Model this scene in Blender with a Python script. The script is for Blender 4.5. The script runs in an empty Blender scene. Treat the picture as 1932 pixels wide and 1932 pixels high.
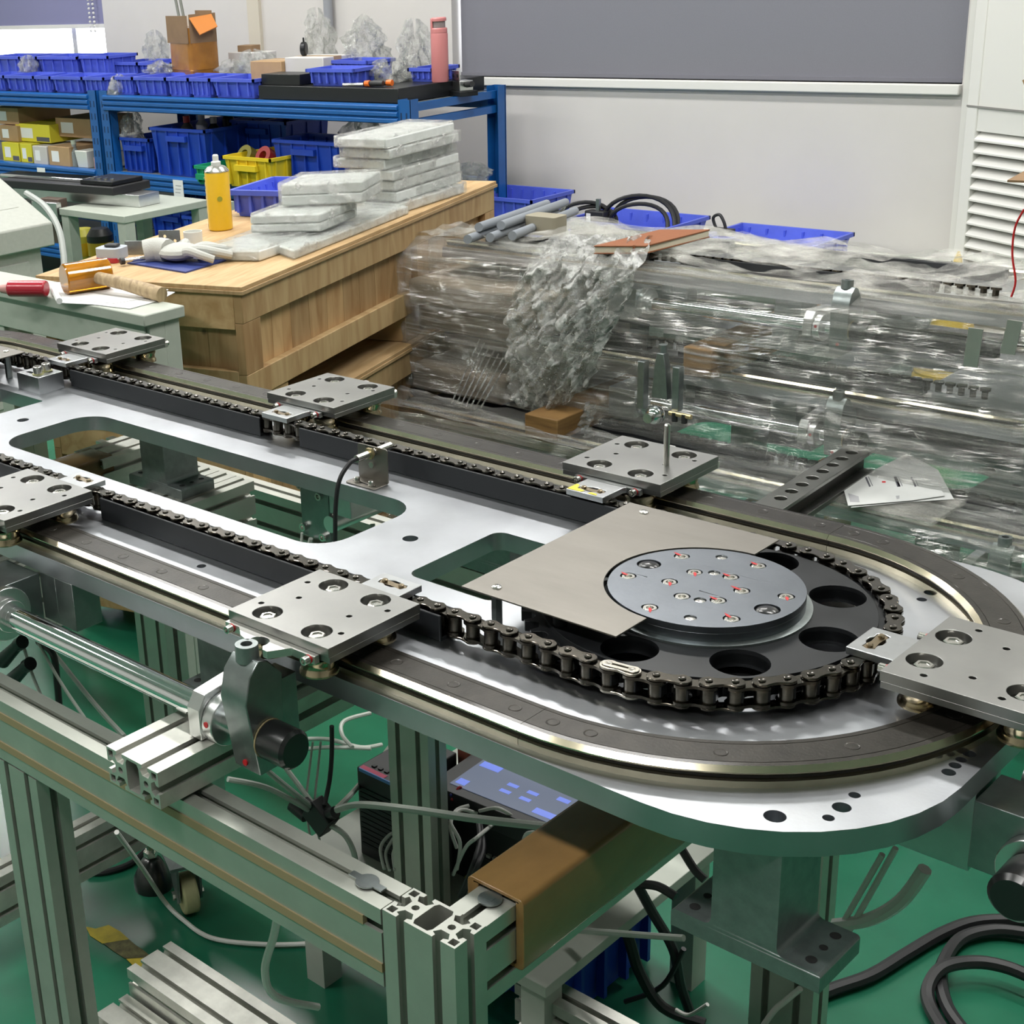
import bpy, math, random
from math import sin, cos, pi, radians, hypot, atan2, sqrt
from mathutils import Vector, Matrix
from mathutils.geometry import tessellate_polygon

SC = bpy.context.scene
COL = SC.collection
random.seed(7)

# ------------------------------------------------------------------ camera
F_PX, PPX, PPY = 2762.55, 576.1, 924.3
CAM = Vector((0.7748, -1.3160, 1.5686))
YAW, PITCH, ROLL = radians(136.902), radians(19.932), radians(3.594)
_f = Vector((cos(PITCH)*cos(YAW), cos(PITCH)*sin(YAW), -sin(PITCH)))
_r = _f.cross(Vector((0, 0, 1))).normalized()
_d = _f.cross(_r)
RX = cos(ROLL)*_r + sin(ROLL)*_d
DX = -sin(ROLL)*_r + cos(ROLL)*_d
cam_data = bpy.data.cameras.new('camera')
cam = bpy.data.objects.new('camera', cam_data)
COL.objects.link(cam)
SC.camera = cam
m = Matrix.Identity(4)
for i in range(3):
    m[i][0], m[i][1], m[i][2], m[i][3] = RX[i], -DX[i], -_f[i], CAM[i]
cam.matrix_world = m
cam_data.sensor_fit = 'HORIZONTAL'
cam_data.sensor_width = 36.0
cam_data.lens = F_PX/1932*36.0
cam_data.shift_x = (966-PPX)/1932
cam_data.shift_y = (PPY-966)/1932
cam_data.clip_start, cam_data.clip_end = 0.05, 60

def at(u, v, x=None, y=None, z=None):
    """pixel of the photograph -> the point where its sight line meets a plane"""
    d = RX*((u-PPX)/F_PX) + DX*((v-PPY)/F_PX) + _f
    if z is not None: k = (z-CAM.z)/d.z
    elif y is not None: k = (y-CAM.y)/d.y
    else: k = (x-CAM.x)/d.x
    return CAM + d*k

# ------------------------------------------------------------------ light and exposure
SC.view_settings.view_transform = 'Standard'
SC.view_settings.look = 'None'
SC.view_settings.gamma = 1.0
SC.view_settings.use_curve_mapping = False
SC.view_settings.exposure = 0.08
SC.cycles.max_bounces = 8
SC.cycles.transparent_max_bounces = 14
SC.cycles.diffuse_bounces = 4
SC.cycles.glossy_bounces = 4
SC.cycles.transmission_bounces = 4
SC.cycles.caustics_reflective = False
SC.cycles.caustics_refractive = False
SC.cycles.sample_clamp_indirect = 6.0
w = bpy.data.worlds.new('sky'); SC.world = w; w.use_nodes = True
nt = w.node_tree
bg = nt.nodes['Background']
sky = nt.nodes.new('ShaderNodeTexSky'); sky.sky_type = 'NISHITA'
sky.sun_elevation = radians(40); sky.sun_rotation = radians(200); sky.sun_disc = False
nt.links.new(sky.outputs[0], bg.inputs[0]); bg.inputs[1].default_value = 0.35

LAMP_POWER = 31.0
CEIL = 3.3
LAMPS = [(x, y) for x in (-6.4, -4.2, -2.0, 0.2) for y in (-1.7, 0.9, 2.6)]
def ceiling_lamp_light(x, y):
    L = bpy.data.lights.new('tube_light', 'AREA'); L.shape = 'RECTANGLE'
    L.size, L.size_y = 1.2, 0.22; L.energy = LAMP_POWER; L.color = (1.0, 0.985, 0.95)
    o = bpy.data.objects.new('tube_light', L); COL.objects.link(o)
    o.location = (x, y, CEIL-0.075)
    return o

# ------------------------------------------------------------------ helpers
def tag(o, label, cat, group=None, kind=None):
    if label: o['label'] = label
    if cat: o['category'] = cat
    if group: o['group'] = group
    if kind: o['kind'] = kind
    return o
def empty(name, loc=(0, 0, 0), rz=0.0, label=None, cat=None, group=None):
    o = bpy.data.objects.new(name, None); COL.objects.link(o)
    o.empty_display_size = 0.05
    o.location = loc; o.rotation_euler = (0, 0, rz)
    if label: tag(o, label, cat, group)
    return o
ID = Matrix.Identity(4)
def T(x=0, y=0, z=0): return Matrix.Translation((x, y, z))
def RZ(a): return Matrix.Rotation(a, 4, 'Z')
def RXm(a): return Matrix.Rotation(a, 4, 'X')
def RYm(a): return Matrix.Rotation(a, 4, 'Y')
def frame(o, u, v, ww):
    M = Matrix.Identity(4)
    for i in range(3):
        M[i][0], M[i][1], M[i][2], M[i][3] = u[i], v[i], ww[i], o[i]
    return M
AX = lambda o=(0,0,0): frame(o, (0,1,0), (0,0,1), (1,0,0))      # local z runs along world x
AY = lambda o=(0,0,0): frame(o, (1,0,0), (0,0,1), (0,1,0))      # local z runs along world y (mirrored)
def circ(cx, cy, r, n=24, a0=0.0):
    return [(cx+r*cos(a0+2*pi*i/n), cy+r*sin(a0+2*pi*i/n)) for i in range(n)]
def arc(cx, cy, r, a0, a1, n=8):
    return [(cx+r*cos(a0+(a1-a0)*i/n), cy+r*sin(a0+(a1-a0)*i/n)) for i in range(n+1)]
def rrect(x0, x1, y0, y1, r=0.005, n=5):
    r = min(r, (x1-x0)/2-1e-6, (y1-y0)/2-1e-6)
    return (arc(x1-r, y1-r, r, 0, pi/2, n)+arc(x0+r, y1-r, r, pi/2, pi, n)
            + arc(x0+r, y0+r, r, pi, 1.5*pi, n)+arc(x1-r, y0+r, r, 1.5*pi, 2*pi, n))
class MB:
    def __init__(s): s.V = []; s.F = []; s.M = []
    def add(s, vs, fs, mi=0, M=None):
        b = len(s.V)
        s.V += [tuple(M @ Vector(v)) if M is not None else tuple(v) for v in vs]
        s.F += [tuple(b+i for i in f) for f in fs]; s.M += [mi]*len(fs)
        return s
    def box(s, x0, x1, y0, y1, z0, z1, mi=0, M=None):
        return s.add([(x0,y0,z0),(x1,y0,z0),(x1,y1,z0),(x0,y1,z0),(x0,y0,z1),(x1,y0,z1),(x1,y1,z1),(x0,y1,z1)],
                     [(0,3,2,1),(4,5,6,7),(0,1,5,4),(1,2,6,5),(2,3,7,6),(3,0,4,7)], mi, M)
    def tbox(s, x0, x1, y0, y1, z0, z1, dx, dy, mi=0, M=None):
        """box whose bottom is smaller by dx, dy on every side"""
        return s.add([(x0+dx,y0+dy,z0),(x1-dx,y0+dy,z0),(x1-dx,y1-dy,z0),(x0+dx,y1-dy,z0),(x0,y0,z1),(x1,y0,z1),(x1,y1,z1),(x0,y1,z1)],
                     [(0,3,2,1),(4,5,6,7),(0,1,5,4),(1,2,6,5),(2,3,7,6),(3,0,4,7)], mi, M)
    def prism(s, poly, z0, z1, holes=(), mi=0, M=None, caps=True):
        loops = [list(poly)]+[list(h) for h in holes]
        flat = [p for l in loops for p in l]; n = len(flat)
        vs = [(p[0], p[1], z0) for p in flat]+[(p[0], p[1], z1) for p in flat]
        fs = []
        if caps:
            tri = tessellate_polygon([[Vector((p[0], p[1], 0)) for p in l] for l in loops])
            for t in tri:
                a, b, c = [Vector(flat[i]) for i in t]
                if (b-a).cross(c-a) < 0: t = (t[0], t[2], t[1])
                fs.append((t[0]+n, t[1]+n, t[2]+n)); fs.append((t[2], t[1], t[0]))
        o = 0
        for k, l in enumerate(loops):
            A = sum(l[i][0]*l[(i+1) % len(l)][1]-l[(i+1) % len(l)][0]*l[i][1] for i in range(len(l)))
            flip = (A < 0) != (k > 0)
            for i in range(len(l)):
                j = (i+1) % len(l); q = (o+i, o+j, n+o+j, n+o+i)
                fs.append(q[::-1] if flip else q)
            o += len(l)
        return s.add(vs, fs, mi, M)
    def cyl(s, p0, p1, r, r1=None, n=16, mi=0, caps=True):
        p0, p1 = Vector(p0), Vector(p1); r1 = r if r1 is None else r1
        ax = (p1-p0).normalized(); u = ax.orthogonal().normalized(); v = ax.cross(u)
        vs = [p0+u*(r*cos(2*pi*i/n))+v*(r*sin(2*pi*i/n)) for i in range(n)]+[p1+u*(r1*cos(2*pi*i/n))+v*(r1*sin(2*pi*i/n)) for i in range(n)]
        fs = [(i, (i+1) % n, n+(i+1) % n, n+i) for i in range(n)]
        if caps: fs += [tuple(range(n))[::-1], tuple(range(n, 2*n))]
        return s.add(vs, fs, mi)
    def lathe(s, prof, M=None, n=24, mi=0, cap=True):
        vs, fs = [], []
        for r, z in prof: vs += [(r*cos(2*pi*i/n), r*sin(2*pi*i/n), z) for i in range(n)]
        for k in range(len(prof)-1):
            for i in range(n):
                j = (i+1) % n; fs.append((k*n+i, k*n+j, (k+1)*n+j, (k+1)*n+i))
        if cap: fs += [tuple(range(n))[::-1], tuple(range((len(prof)-1)*n, len(prof)*n))]
        return s.add(vs, fs, mi, M)
    def tube(s, pts, r, n=8, mi=0, caps=True):
        P = [Vector(p) for p in pts]; N = len(P); vs, fs = [], []
        t = (P[1]-P[0]).normalized(); u = t.orthogonal().normalized()
        for k in range(N):
            t = ((P[min(k+1, N-1)]-P[max(k-1, 0)])).normalized()
            u = (u-t*u.dot(t)).normalized(); v = t.cross(u)
            rr = r[k] if isinstance(r, (list, tuple)) else r
            vs += [P[k]+u*(rr*cos(2*pi*i/n))+v*(rr*sin(2*pi*i/n)) for i in range(n)]
        for k in range(N-1):
            for i in range(n):
                j = (i+1) % n; fs.append((k*n+i, k*n+j, (k+1)*n+j, (k+1)*n+i))
        if caps: fs += [tuple(range(n))[::-1], tuple(range((N-1)*n, N*n))]
        return s.add(vs, fs, mi)
    def sphere(s, c, r, n=14, m=8, sz=1.0, mi=0, M=None):
        prof = [(max(1e-5, r*sin(pi*k/m)), -r*sz*cos(pi*k/m)) for k in range(m+1)]
        MM = T(*c) if M is None else M @ T(*c)
        return s.lathe(prof, MM, n, mi, cap=False)
    def grid(s, fn, nu, nv, mi=0):
        vs = [fn(i/nu, j/nv) for j in range(nv+1) for i in range(nu+1)]
        fs = [(j*(nu+1)+i, j*(nu+1)+i+1, (j+1)*(nu+1)+i+1, (j+1)*(nu+1)+i) for j in range(nv) for i in range(nu)]
        return s.add(vs, fs, mi)
    def mesh(s, name, mats, smooth=32):
        me = bpy.data.meshes.new(name); me.from_pydata(s.V, [], s.F)
        for mt in (mats if isinstance(mats, (list, tuple)) else [mats]): me.materials.append(mt)
        if len(set(s.M)) > 1: me.polygons.foreach_set('material_index', s.M)
        me.polygons.foreach_set('use_smooth', [True]*len(s.F)); me.set_sharp_from_angle(angle=radians(smooth))
        me.update(); return me
    def build(s, name, mats, parent=None, bevel=0.0, smooth=32, seg=2, loc=None):
        o = bpy.data.objects.new(name, s.mesh(name, mats, smooth)); COL.objects.link(o)
        if parent is not None: o.parent = parent
        if loc is not None: o.location = loc
        if bevel: bev(o, bevel, seg)
        return o
def bev(o, wd, seg=2):
    b = o.modifiers.new('bevel', 'BEVEL'); b.width = wd; b.segments = seg; b.limit_method = 'ANGLE'; b.angle_limit = radians(38)
def copy_tree(o, parent=None):
    c = o.copy(); COL.objects.link(c); c.parent = parent
    for ch in list(o.children): copy_tree(ch, c)
    return c
def spline(pts, n=8):
    P = [Vector(p) for p in pts]; out = []
    for i in range(len(P)-1):
        p0, p1, p2, p3 = P[max(i-1, 0)], P[i], P[i+1], P[min(i+2, len(P)-1)]
        for k in range(n):
            t = k/n
            out.append(0.5*((2*p1)+(p2-p0)*t+(2*p0-5*p1+4*p2-p3)*t*t+(3*p1-p0-3*p2+p3)*t**3))
    out.append(P[-1]); return out

# ------------------------------------------------------------------ materials
MATS = {}
def mat(name, col, rough=0.5, metal=0.0, noise=0.0, scale=20.0, stretch=(1, 1, 1), bump=0.0, bscale=None, coat=0.0,
        trans=0.0, spec=0.5, col2=None, rvar=0.0, emit=None, sheen=0.0, alpha=None):
    if name in MATS: return MATS[name]
    mt = bpy.data.materials.new(name); mt.use_nodes = True; n = mt.node_tree; b = n.nodes['Principled BSDF']
    b.inputs['Base Color'].default_value = (*col, 1); b.inputs['Roughness'].default_value = rough
    b.inputs['Metallic'].default_value = metal; b.inputs['Specular IOR Level'].default_value = spec
    if coat: b.inputs['Coat Weight'].default_value = coat; b.inputs['Coat Roughness'].default_value = 0.08
    if trans: b.inputs['Transmission Weight'].default_value = trans
    if alpha is not None: b.inputs['Alpha'].default_value = alpha
    if emit: b.inputs['Emission Color'].default_value = (*emit[:3], 1); b.inputs['Emission Strength'].default_value = emit[3]
    if noise or bump or rvar or col2:
        tc = n.nodes.new('ShaderNodeTexCoord'); mp = n.nodes.new('ShaderNodeMapping'); mp.inputs['Scale'].default_value = stretch
        n.links.new(tc.outputs['Object'], mp.inputs[0])
        nz = n.nodes.new('ShaderNodeTexNoise'); nz.inputs['Scale'].default_value = scale; nz.inputs['Detail'].default_value = 6; nz.inputs['Roughness'].default_value = 0.6
        n.links.new(mp.outputs[0], nz.inputs['Vector'])
        if noise or col2:
            cr = n.nodes.new('ShaderNodeValToRGB')
            c2 = col2 if col2 else tuple(min(1, c*(1+noise)) for c in col); c1 = col if col2 else tuple(c*(1-noise) for c in col)
            cr.color_ramp.elements[0].color = (*c1, 1); cr.color_ramp.elements[1].color = (*c2, 1)
            cr.color_ramp.elements[0].position = 0.3; cr.color_ramp.elements[1].position = 0.7
            n.links.new(nz.outputs[0], cr.inputs[0]); n.links.new(cr.outputs[0], b.inputs['Base Color'])
        if rvar:
            mr = n.nodes.new('ShaderNodeMapRange'); mr.inputs[3].default_value = max(0.02, rough-rvar); mr.inputs[4].default_value = rough+rvar
            n.links.new(nz.outputs[0], mr.inputs[0]); n.links.new(mr.outputs[0], b.inputs['Roughness'])
        if bump:
            n2 = n.nodes.new('ShaderNodeTexNoise'); n2.inputs['Scale'].default_value = bscale or scale*4; n2.inputs['Detail'].default_value = 4
            n.links.new(mp.outputs[0], n2.inputs['Vector'])
            bp = n.nodes.new('ShaderNodeBump'); bp.inputs['Strength'].default_value = bump; bp.inputs['Distance'].default_value = 0.002
            n.links.new(n2.outputs[0], bp.inputs['Height']); n.links.new(bp.outputs[0], b.inputs['Normal'])
    MATS[name] = mt; return mt
def film_mat(name, tint, dens, rough, scale, stretch, bump, gmix=0.5):
    """thin clear plastic: see-through with glossy creases and a little haze"""
    if name in MATS: return MATS[name]
    mt = bpy.data.materials.new(name); mt.use_nodes = True; n = mt.node_tree; n.nodes.clear()
    out = n.nodes.new('ShaderNodeOutputMaterial'); tr = n.nodes.new('ShaderNodeBsdfTransparent'); gl = n.nodes.new('ShaderNodeBsdfGlossy')
    df = n.nodes.new('ShaderNodeBsdfDiffuse'); m1 = n.nodes.new('ShaderNodeMixShader'); m2 = n.nodes.new('ShaderNodeMixShader')
    tr.inputs[0].default_value = (0.97, 0.98, 0.97, 1); gl.inputs[0].default_value = (*tint, 1); gl.inputs['Roughness'].default_value = rough
    df.inputs[0].default_value = (*tint, 1)
    tc = n.nodes.new('ShaderNodeTexCoord'); mp = n.nodes.new('ShaderNodeMapping'); mp.inputs['Scale'].default_value = stretch
    n.links.new(tc.outputs['Object'], mp.inputs[0])
    nz = n.nodes.new('ShaderNodeTexNoise'); nz.inputs['Scale'].default_value = scale; nz.inputs['Detail'].default_value = 8; nz.inputs['Roughness'].default_value = 0.65
    n.links.new(mp.outputs[0], nz.inputs['Vector'])
    bp = n.nodes.new('ShaderNodeBump'); bp.inputs['Strength'].default_value = bump; bp.inputs['Distance'].default_value = 0.05
    n.links.new(nz.outputs[0], bp.inputs['Height']); n.links.new(bp.outputs[0], gl.inputs['Normal']); n.links.new(bp.outputs[0], df.inputs['Normal'])
    mr = n.nodes.new('ShaderNodeMapRange'); mr.inputs[1].default_value = 0.45; mr.inputs[2].default_value = 0.75; mr.inputs[3].default_value = dens*0.35; mr.inputs[4].default_value = dens*1.6
    n.links.new(nz.outputs[0], mr.inputs[0])
    m1.inputs[0].default_value = gmix
    n.links.new(df.outputs[0], m1.inputs[1]); n.links.new(gl.outputs[0], m1.inputs[2])
    n.links.new(mr.outputs[0], m2.inputs[0]); n.links.new(tr.outputs[0], m2.inputs[1]); n.links.new(m1.outputs[0], m2.inputs[2])
    n.links.new(m2.outputs[0], out.inputs[0])
    MATS[name] = mt; return mt
def wood_mat(name, c1, c2, stretch, scale=6.0, rough=0.65, knots=True):
    if name in MATS: return MATS[name]
    mt = bpy.data.materials.new(name); mt.use_nodes = True; n = mt.node_tree; b = n.nodes['Principled BSDF']; b.inputs['Roughness'].default_value = rough
    tc = n.nodes.new('ShaderNodeTexCoord'); mp = n.nodes.new('ShaderNodeMapping'); mp.inputs['Scale'].default_value = stretch
    oi = n.nodes.new('ShaderNodeObjectInfo'); ad = n.nodes.new('ShaderNodeVectorMath'); ad.operation = 'ADD'
    mu = n.nodes.new('ShaderNodeVectorMath'); mu.operation = 'SCALE'; mu.inputs['Scale'].default_value = 9.0
    cx = n.nodes.new('ShaderNodeCombineXYZ'); n.links.new(oi.outputs['Random'], cx.inputs[0]); n.links.new(oi.outputs['Random'], cx.inputs[1])
    n.links.new(cx.outputs[0], mu.inputs[0]); n.links.new(tc.outputs['Object'], mp.inputs[0]); n.links.new(mp.outputs[0], ad.inputs[0]); n.links.new(mu.outputs[0], ad.inputs[1])
    nz = n.nodes.new('ShaderNodeTexNoise'); nz.inputs['Scale'].default_value = scale; nz.inputs['Detail'].default_value = 7; nz.inputs['Distortion'].default_value = 0.8
    n.links.new(ad.outputs[0], nz.inputs['Vector'])
    cr = n.nodes.new('ShaderNodeValToRGB'); e = cr.color_ramp.elements
    e[0].color = (*c2, 1); e[0].position = 0.32; e[1].color = (*c1, 1); e[1].position = 0.62
    n.links.new(nz.outputs[0], cr.inputs[0]); last = cr.outputs[0]
    if knots:
        vo = n.nodes.new('ShaderNodeTexVoronoi'); vo.inputs['Scale'].default_value = 9.0; n.links.new(tc.outputs['Object'], vo.inputs['Vector'])
        kr = n.nodes.new('ShaderNodeMapRange'); kr.inputs[1].default_value = 0.03; kr.inputs[2].default_value = 0.09; kr.inputs[3].default_value = 0.35; kr.inputs[4].default_value = 1.0
        n.links.new(vo.outputs['Distance'], kr.inputs[0])
        mx = n.nodes.new('ShaderNodeMix'); mx.data_type = 'RGBA'; mx.blend_type = 'MULTIPLY'; mx.inputs[0].default_value = 1.0
        n.links.new(last, mx.inputs[6]); n.links.new(kr.outputs[0], mx.inputs[7]); last = mx.outputs[2]
    hv = n.nodes.new('ShaderNodeHueSaturation'); vr = n.nodes.new('ShaderNodeMapRange'); vr.inputs[3].default_value = 0.8; vr.inputs[4].default_value = 1.2
    n.links.new(oi.outputs['Random'], vr.inputs[0]); n.links.new(vr.outputs[0], hv.inputs['Value']); n.links.new(last, hv.inputs['Color'])
    n.links.new(hv.outputs[0], b.inputs['Base Color'])
    MATS[name] = mt; return mt

alu_plate = mat('milled aluminium plate', (0.48, 0.495, 0.525), 0.36, 1.0, noise=0.10, scale=9, bump=0.05, bscale=260, rvar=0.06)
alu_car = mat('ground steel', (0.30, 0.298, 0.287), 0.36, 1.0, noise=0.08, scale=12, bump=0.04, bscale=300, rvar=0.05)
alu_block = mat('milled aluminium block', (0.55, 0.56, 0.57), 0.30, 1.0, noise=0.08, scale=30, bump=0.06, bscale=420)
alu_bright = mat('bright aluminium', (0.78, 0.78, 0.78), 0.28, 1.0, noise=0.05, scale=30)
rail_top = mat('oiled dark steel', (0.035, 0.031, 0.026), 0.36, 0.6, noise=0.3, scale=40, bump=0.12, bscale=300, coat=0.15, spec=0.35)
rail_edge = mat('polished hardened steel', (0.72, 0.64, 0.48), 0.20, 1.0, noise=0.15, scale=14, stretch=(1, 1, 1))
black_ox = mat('black oxide steel', (0.016, 0.017, 0.019), 0.34, 0.2, noise=0.4, scale=12, rvar=0.12, spec=0.35)
black_bar = mat('black nylon', (0.016, 0.018, 0.022), 0.5, 0.0, rvar=0.08, scale=20)
chain_steel = mat('oily chain steel', (0.075, 0.065, 0.052), 0.22, 1.0, noise=0.4, scale=90, coat=0.5)
chain_roller = mat('chain roller steel', (0.13, 0.118, 0.10), 0.28, 1.0, noise=0.3, scale=60, coat=0.3)
clip_steel = mat('nickel link', (0.42, 0.39, 0.34), 0.25, 1.0)
hub_alu = mat('turned steel hub', (0.20, 0.215, 0.24), 0.34, 1.0, noise=0.08, scale=20, bump=0.06, bscale=200)
cover_ss = mat('brushed stainless sheet', (0.245, 0.228, 0.205), 0.42, 1.0, noise=0.10, scale=5, stretch=(1, 4, 1), bump=0.02, bscale=200)
zinc = mat('zinc plated screw', (0.72, 0.70, 0.66), 0.22, 1.0)
chrome = mat('hard chromed shaft', (0.86, 0.86, 0.88), 0.07, 1.0)
brass_roller = mat('oiled bearing steel', (0.45, 0.37, 0.24), 0.18, 1.0, noise=0.3, scale=60, coat=0.4)
red_paint = mat('red marker paint', (0.55, 0.015, 0.02), 0.5)
yellow_paint = mat('yellow marker paint', (0.65, 0.55, 0.03), 0.5)
profile_alu = mat('anodised profile', (0.54, 0.55, 0.50), 0.42, 0.75, noise=0.08, scale=14, bump=0.03, bscale=200)
profile_old = mat('scuffed anodised profile', (0.62, 0.62, 0.57), 0.40, 0.75, noise=0.18, scale=22, bump=0.06, bscale=150)
slot_tan = mat('tan slot strip', (0.30, 0.24, 0.13), 0.55)
slot_dark = mat('dark slot strip', (0.05, 0.045, 0.04), 0.6)
cast_grey = mat('grey machined steel', (0.30, 0.33, 0.33), 0.30, 0.9, noise=0.12, scale=40, bump=0.05, bscale=300)
galv = mat('zinc primed bracket', (0.28, 0.31, 0.31), 0.40, 0.85, noise=0.14, scale=60, bump=0.08, bscale=300)
black_rub = mat('black rubber', (0.012, 0.012, 0.013), 0.28, 0.0, coat=0.3)
black_pl = mat('black plastic', (0.02, 0.02, 0.022), 0.45)
cable_blk = mat('black cable', (0.016, 0.016, 0.018), 0.5)
tube_clear = mat('milky air tube', (0.62, 0.66, 0.60), 0.35, 0.0, trans=0.25)
cable_wht = mat('white cable', (0.72, 0.72, 0.68), 0.45)
white_paint = mat('white painted steel', (0.45, 0.48, 0.42), 0.45, noise=0.04, scale=30)
beige_paint = mat('light grey painted cabinet', (0.42, 0.43, 0.39), 0.5, noise=0.05, scale=60, bump=0.03, bscale=400)
blue_rack = mat('blue painted rack', (0.008, 0.095, 0.32), 0.36, coat=0.15, noise=0.08, scale=10)
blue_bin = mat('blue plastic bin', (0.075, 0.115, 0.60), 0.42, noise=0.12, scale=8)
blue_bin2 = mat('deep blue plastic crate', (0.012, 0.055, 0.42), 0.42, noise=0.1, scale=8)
yellow_bin = mat('yellow plastic crate', (0.70, 0.52, 0.02), 0.45)
green_bin = mat('green plastic tray', (0.01, 0.28, 0.13), 0.45)
pine = wood_mat('pine board', (0.55, 0.38, 0.19), (0.41, 0.25, 0.11), (6, 1.0, 1), 5)
pine_v = wood_mat('pine board upright', (0.54, 0.35, 0.17), (0.38, 0.21, 0.085), (6, 6, 0.8), 5)
ply = wood_mat('plywood', (0.52, 0.35, 0.18), (0.40, 0.25, 0.11), (1.2, 9, 1), 6, knots=False)
old_wood = wood_mat('weathered timber', (0.34, 0.19, 0.06), (0.16, 0.08, 0.025), (1, 1, 10), 5)
handle_wood = wood_mat('ash handle', (0.42, 0.31, 0.18), (0.26, 0.18, 0.10), (12, 12, 2), 6, knots=False)
card = mat('corrugated cardboard', (0.42, 0.27, 0.14), 0.8, noise=0.08, scale=12)
card_dark = mat('dull cardboard', (0.24, 0.15, 0.08), 0.8, noise=0.12, scale=12)
tape_brown = mat('brown tape', (0.36, 0.15, 0.025), 0.22, noise=0.25, scale=10, bump=0.3, bscale=20, coat=0.5)
kraft_tape = mat('taped kraft paper', (0.27, 0.155, 0.055), 0.25, noise=0.3, scale=7, stretch=(1, 0.5, 1), bump=0.25, bscale=14, coat=0.35)
paper = mat('white paper', (0.80, 0.80, 0.80), 0.7)
paper_grey = mat('drawing paper', (0.66, 0.67, 0.66), 0.7, noise=0.04, scale=20)
ink = mat('printed ink', (0.10, 0.10, 0.12), 0.7)
foam = mat('wrapped white profile', (0.72, 0.74, 0.72), 0.35, noise=0.1, scale=30, bump=0.4, bscale=40, coat=0.6)
floor_m = mat('green epoxy floor', (0.015, 0.140, 0.076), 0.24, noise=0.22, scale=2.2, bump=0.03, bscale=30, rvar=0.06)
wall_m = mat('painted plaster', (0.63, 0.605, 0.585), 0.75, noise=0.025, scale=3, bump=0.03, bscale=60)
wall_w = mat('white trim paint', (0.74, 0.73, 0.70), 0.6)
ceil_m = mat('white ceiling', (0.72, 0.72, 0.70), 0.8)
blind_m = mat('grey roller blind', (0.20, 0.20, 0.235), 0.8, noise=0.03, scale=200)
blind_l = mat('violet grey blind', (0.24, 0.24, 0.40), 0.8)
glass_day = mat('daylit pane', (0.9, 0.95, 1.0), 0.2, emit=(0.92, 0.96, 1.0, 3.2))
lamp_em = mat('lamp diffuser', (0.9, 0.9, 0.9), 0.5, emit=(1.0, 0.985, 0.95, 6.0))
pink = mat('pink bottle', (0.60, 0.22, 0.22), 0.35)
grey_pl = mat('grey plastic', (0.30, 0.31, 0.33), 0.45)
lt_blue = mat('pale blue paint', (0.36, 0.46, 0.58), 0.45)
red_pl = mat('red plastic', (0.42, 0.012, 0.03), 0.3, coat=0.4)
orange_pl = mat('orange plastic', (0.75, 0.16, 0.02), 0.4)
yellow_can = mat('yellow printed can', (0.72, 0.44, 0.015), 0.3, coat=0.3)
yel_box = mat('yellow printed carton', (0.70, 0.62, 0.04), 0.55)
amber = mat('amber urethane', (0.62, 0.24, 0.01), 0.12, trans=0.55, coat=0.4)
leather = mat('brown leatherette', (0.25, 0.085, 0.03), 0.55, noise=0.08, scale=60, bump=0.15, bscale=300)
cream = mat('page edge', (0.70, 0.64, 0.50), 0.8)
glove_m = mat('cotton glove', (0.48, 0.48, 0.45), 0.9, bump=0.4, bscale=300)
nylon_w = mat('cream nylon wheel', (0.58, 0.55, 0.30), 0.5, noise=0.15, scale=20)
tape_yel = mat('worn yellow floor tape', (0.62, 0.48, 0.03), 0.6, noise=0.25, scale=30)
tape_dirt = mat('dirty tape', (0.12, 0.11, 0.04), 0.7, noise=0.6, scale=60)
screen_m = mat('display glass', (0.10, 0.11, 0.15), 0.18, emit=(0.10, 0.12, 0.17, 1.0))
screen_b = mat('display blue keys', (0.10, 0.14, 0.5), 0.3, emit=(0.10, 0.16, 0.55, 1.0))
film_stretch = film_mat('stretch film', (0.95, 0.95, 0.92), 0.66, 0.12, 5.0, (0.35, 5.0, 16.0), 1.0, 0.72)
film_end = film_mat('crumpled stretch film', (0.95, 0.93, 0.88), 0.42, 0.2, 9.0, (1, 1, 1), 0.9, 0.6)
film_bag = film_mat('crumpled clear bag', (0.97, 0.97, 0.95), 1.0, 0.12, 22.0, (1, 1, 1), 1.0, 0.55)
film_small = film_mat('small clear bag', (0.97, 0.97, 0.95), 0.60, 0.14, 30.0, (1, 1, 1), 1.0, 0.6)
glass_clr = mat('clear vinyl tube', (0.8, 0.82, 0.8), 0.2, trans=0.6)

# ------------------------------------------------------------------ the room
def struct(name, mb, mt, bevel=0.0, parent=None):
    o = mb.build(name, mt, parent, bevel)
    if parent is None: o['kind'] = 'structure'
    return o
RX0, RX1, RY0, WY = -8.6, 4.2, -4.2, 3.9
struct('floor', MB().box(RX0, RX1, RY0, WY, -0.1, 0), floor_m)
struct('ceiling', MB().box(RX0, RX1, RY0, WY, CEIL, CEIL+0.1), ceil_m)
struct('wall_left', MB().box(RX0-0.15, RX0, RY0, WY, 0, CEIL), wall_m)
struct('wall_right', MB().box(RX1, RX1+0.15, RY0, WY, 0, CEIL), wall_m)
struct('wall_front', MB().box(RX0, RX1, RY0-0.15, RY0, 0, CEIL), wall_m)
W1 = (-3.66, -1.385, 1.03, 2.55)      # wide window with the grey blind
W2 = (-8.1, -6.215, 1.02, 2.55)       # bright window on the left
wb = MB()
wb.prism([(RX0, 0), (RX1, 0), (RX1, CEIL), (RX0, CEIL)], 0, 0.22,
         [[(a, c), (b, c), (b, d), (a, d)] for a, b, c, d in (W1, W2)], M=frame((0, WY, 0), (1, 0, 0), (0, 0, 1), (0, 1, 0)))
struct('wall_back', wb, wall_m)
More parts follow.
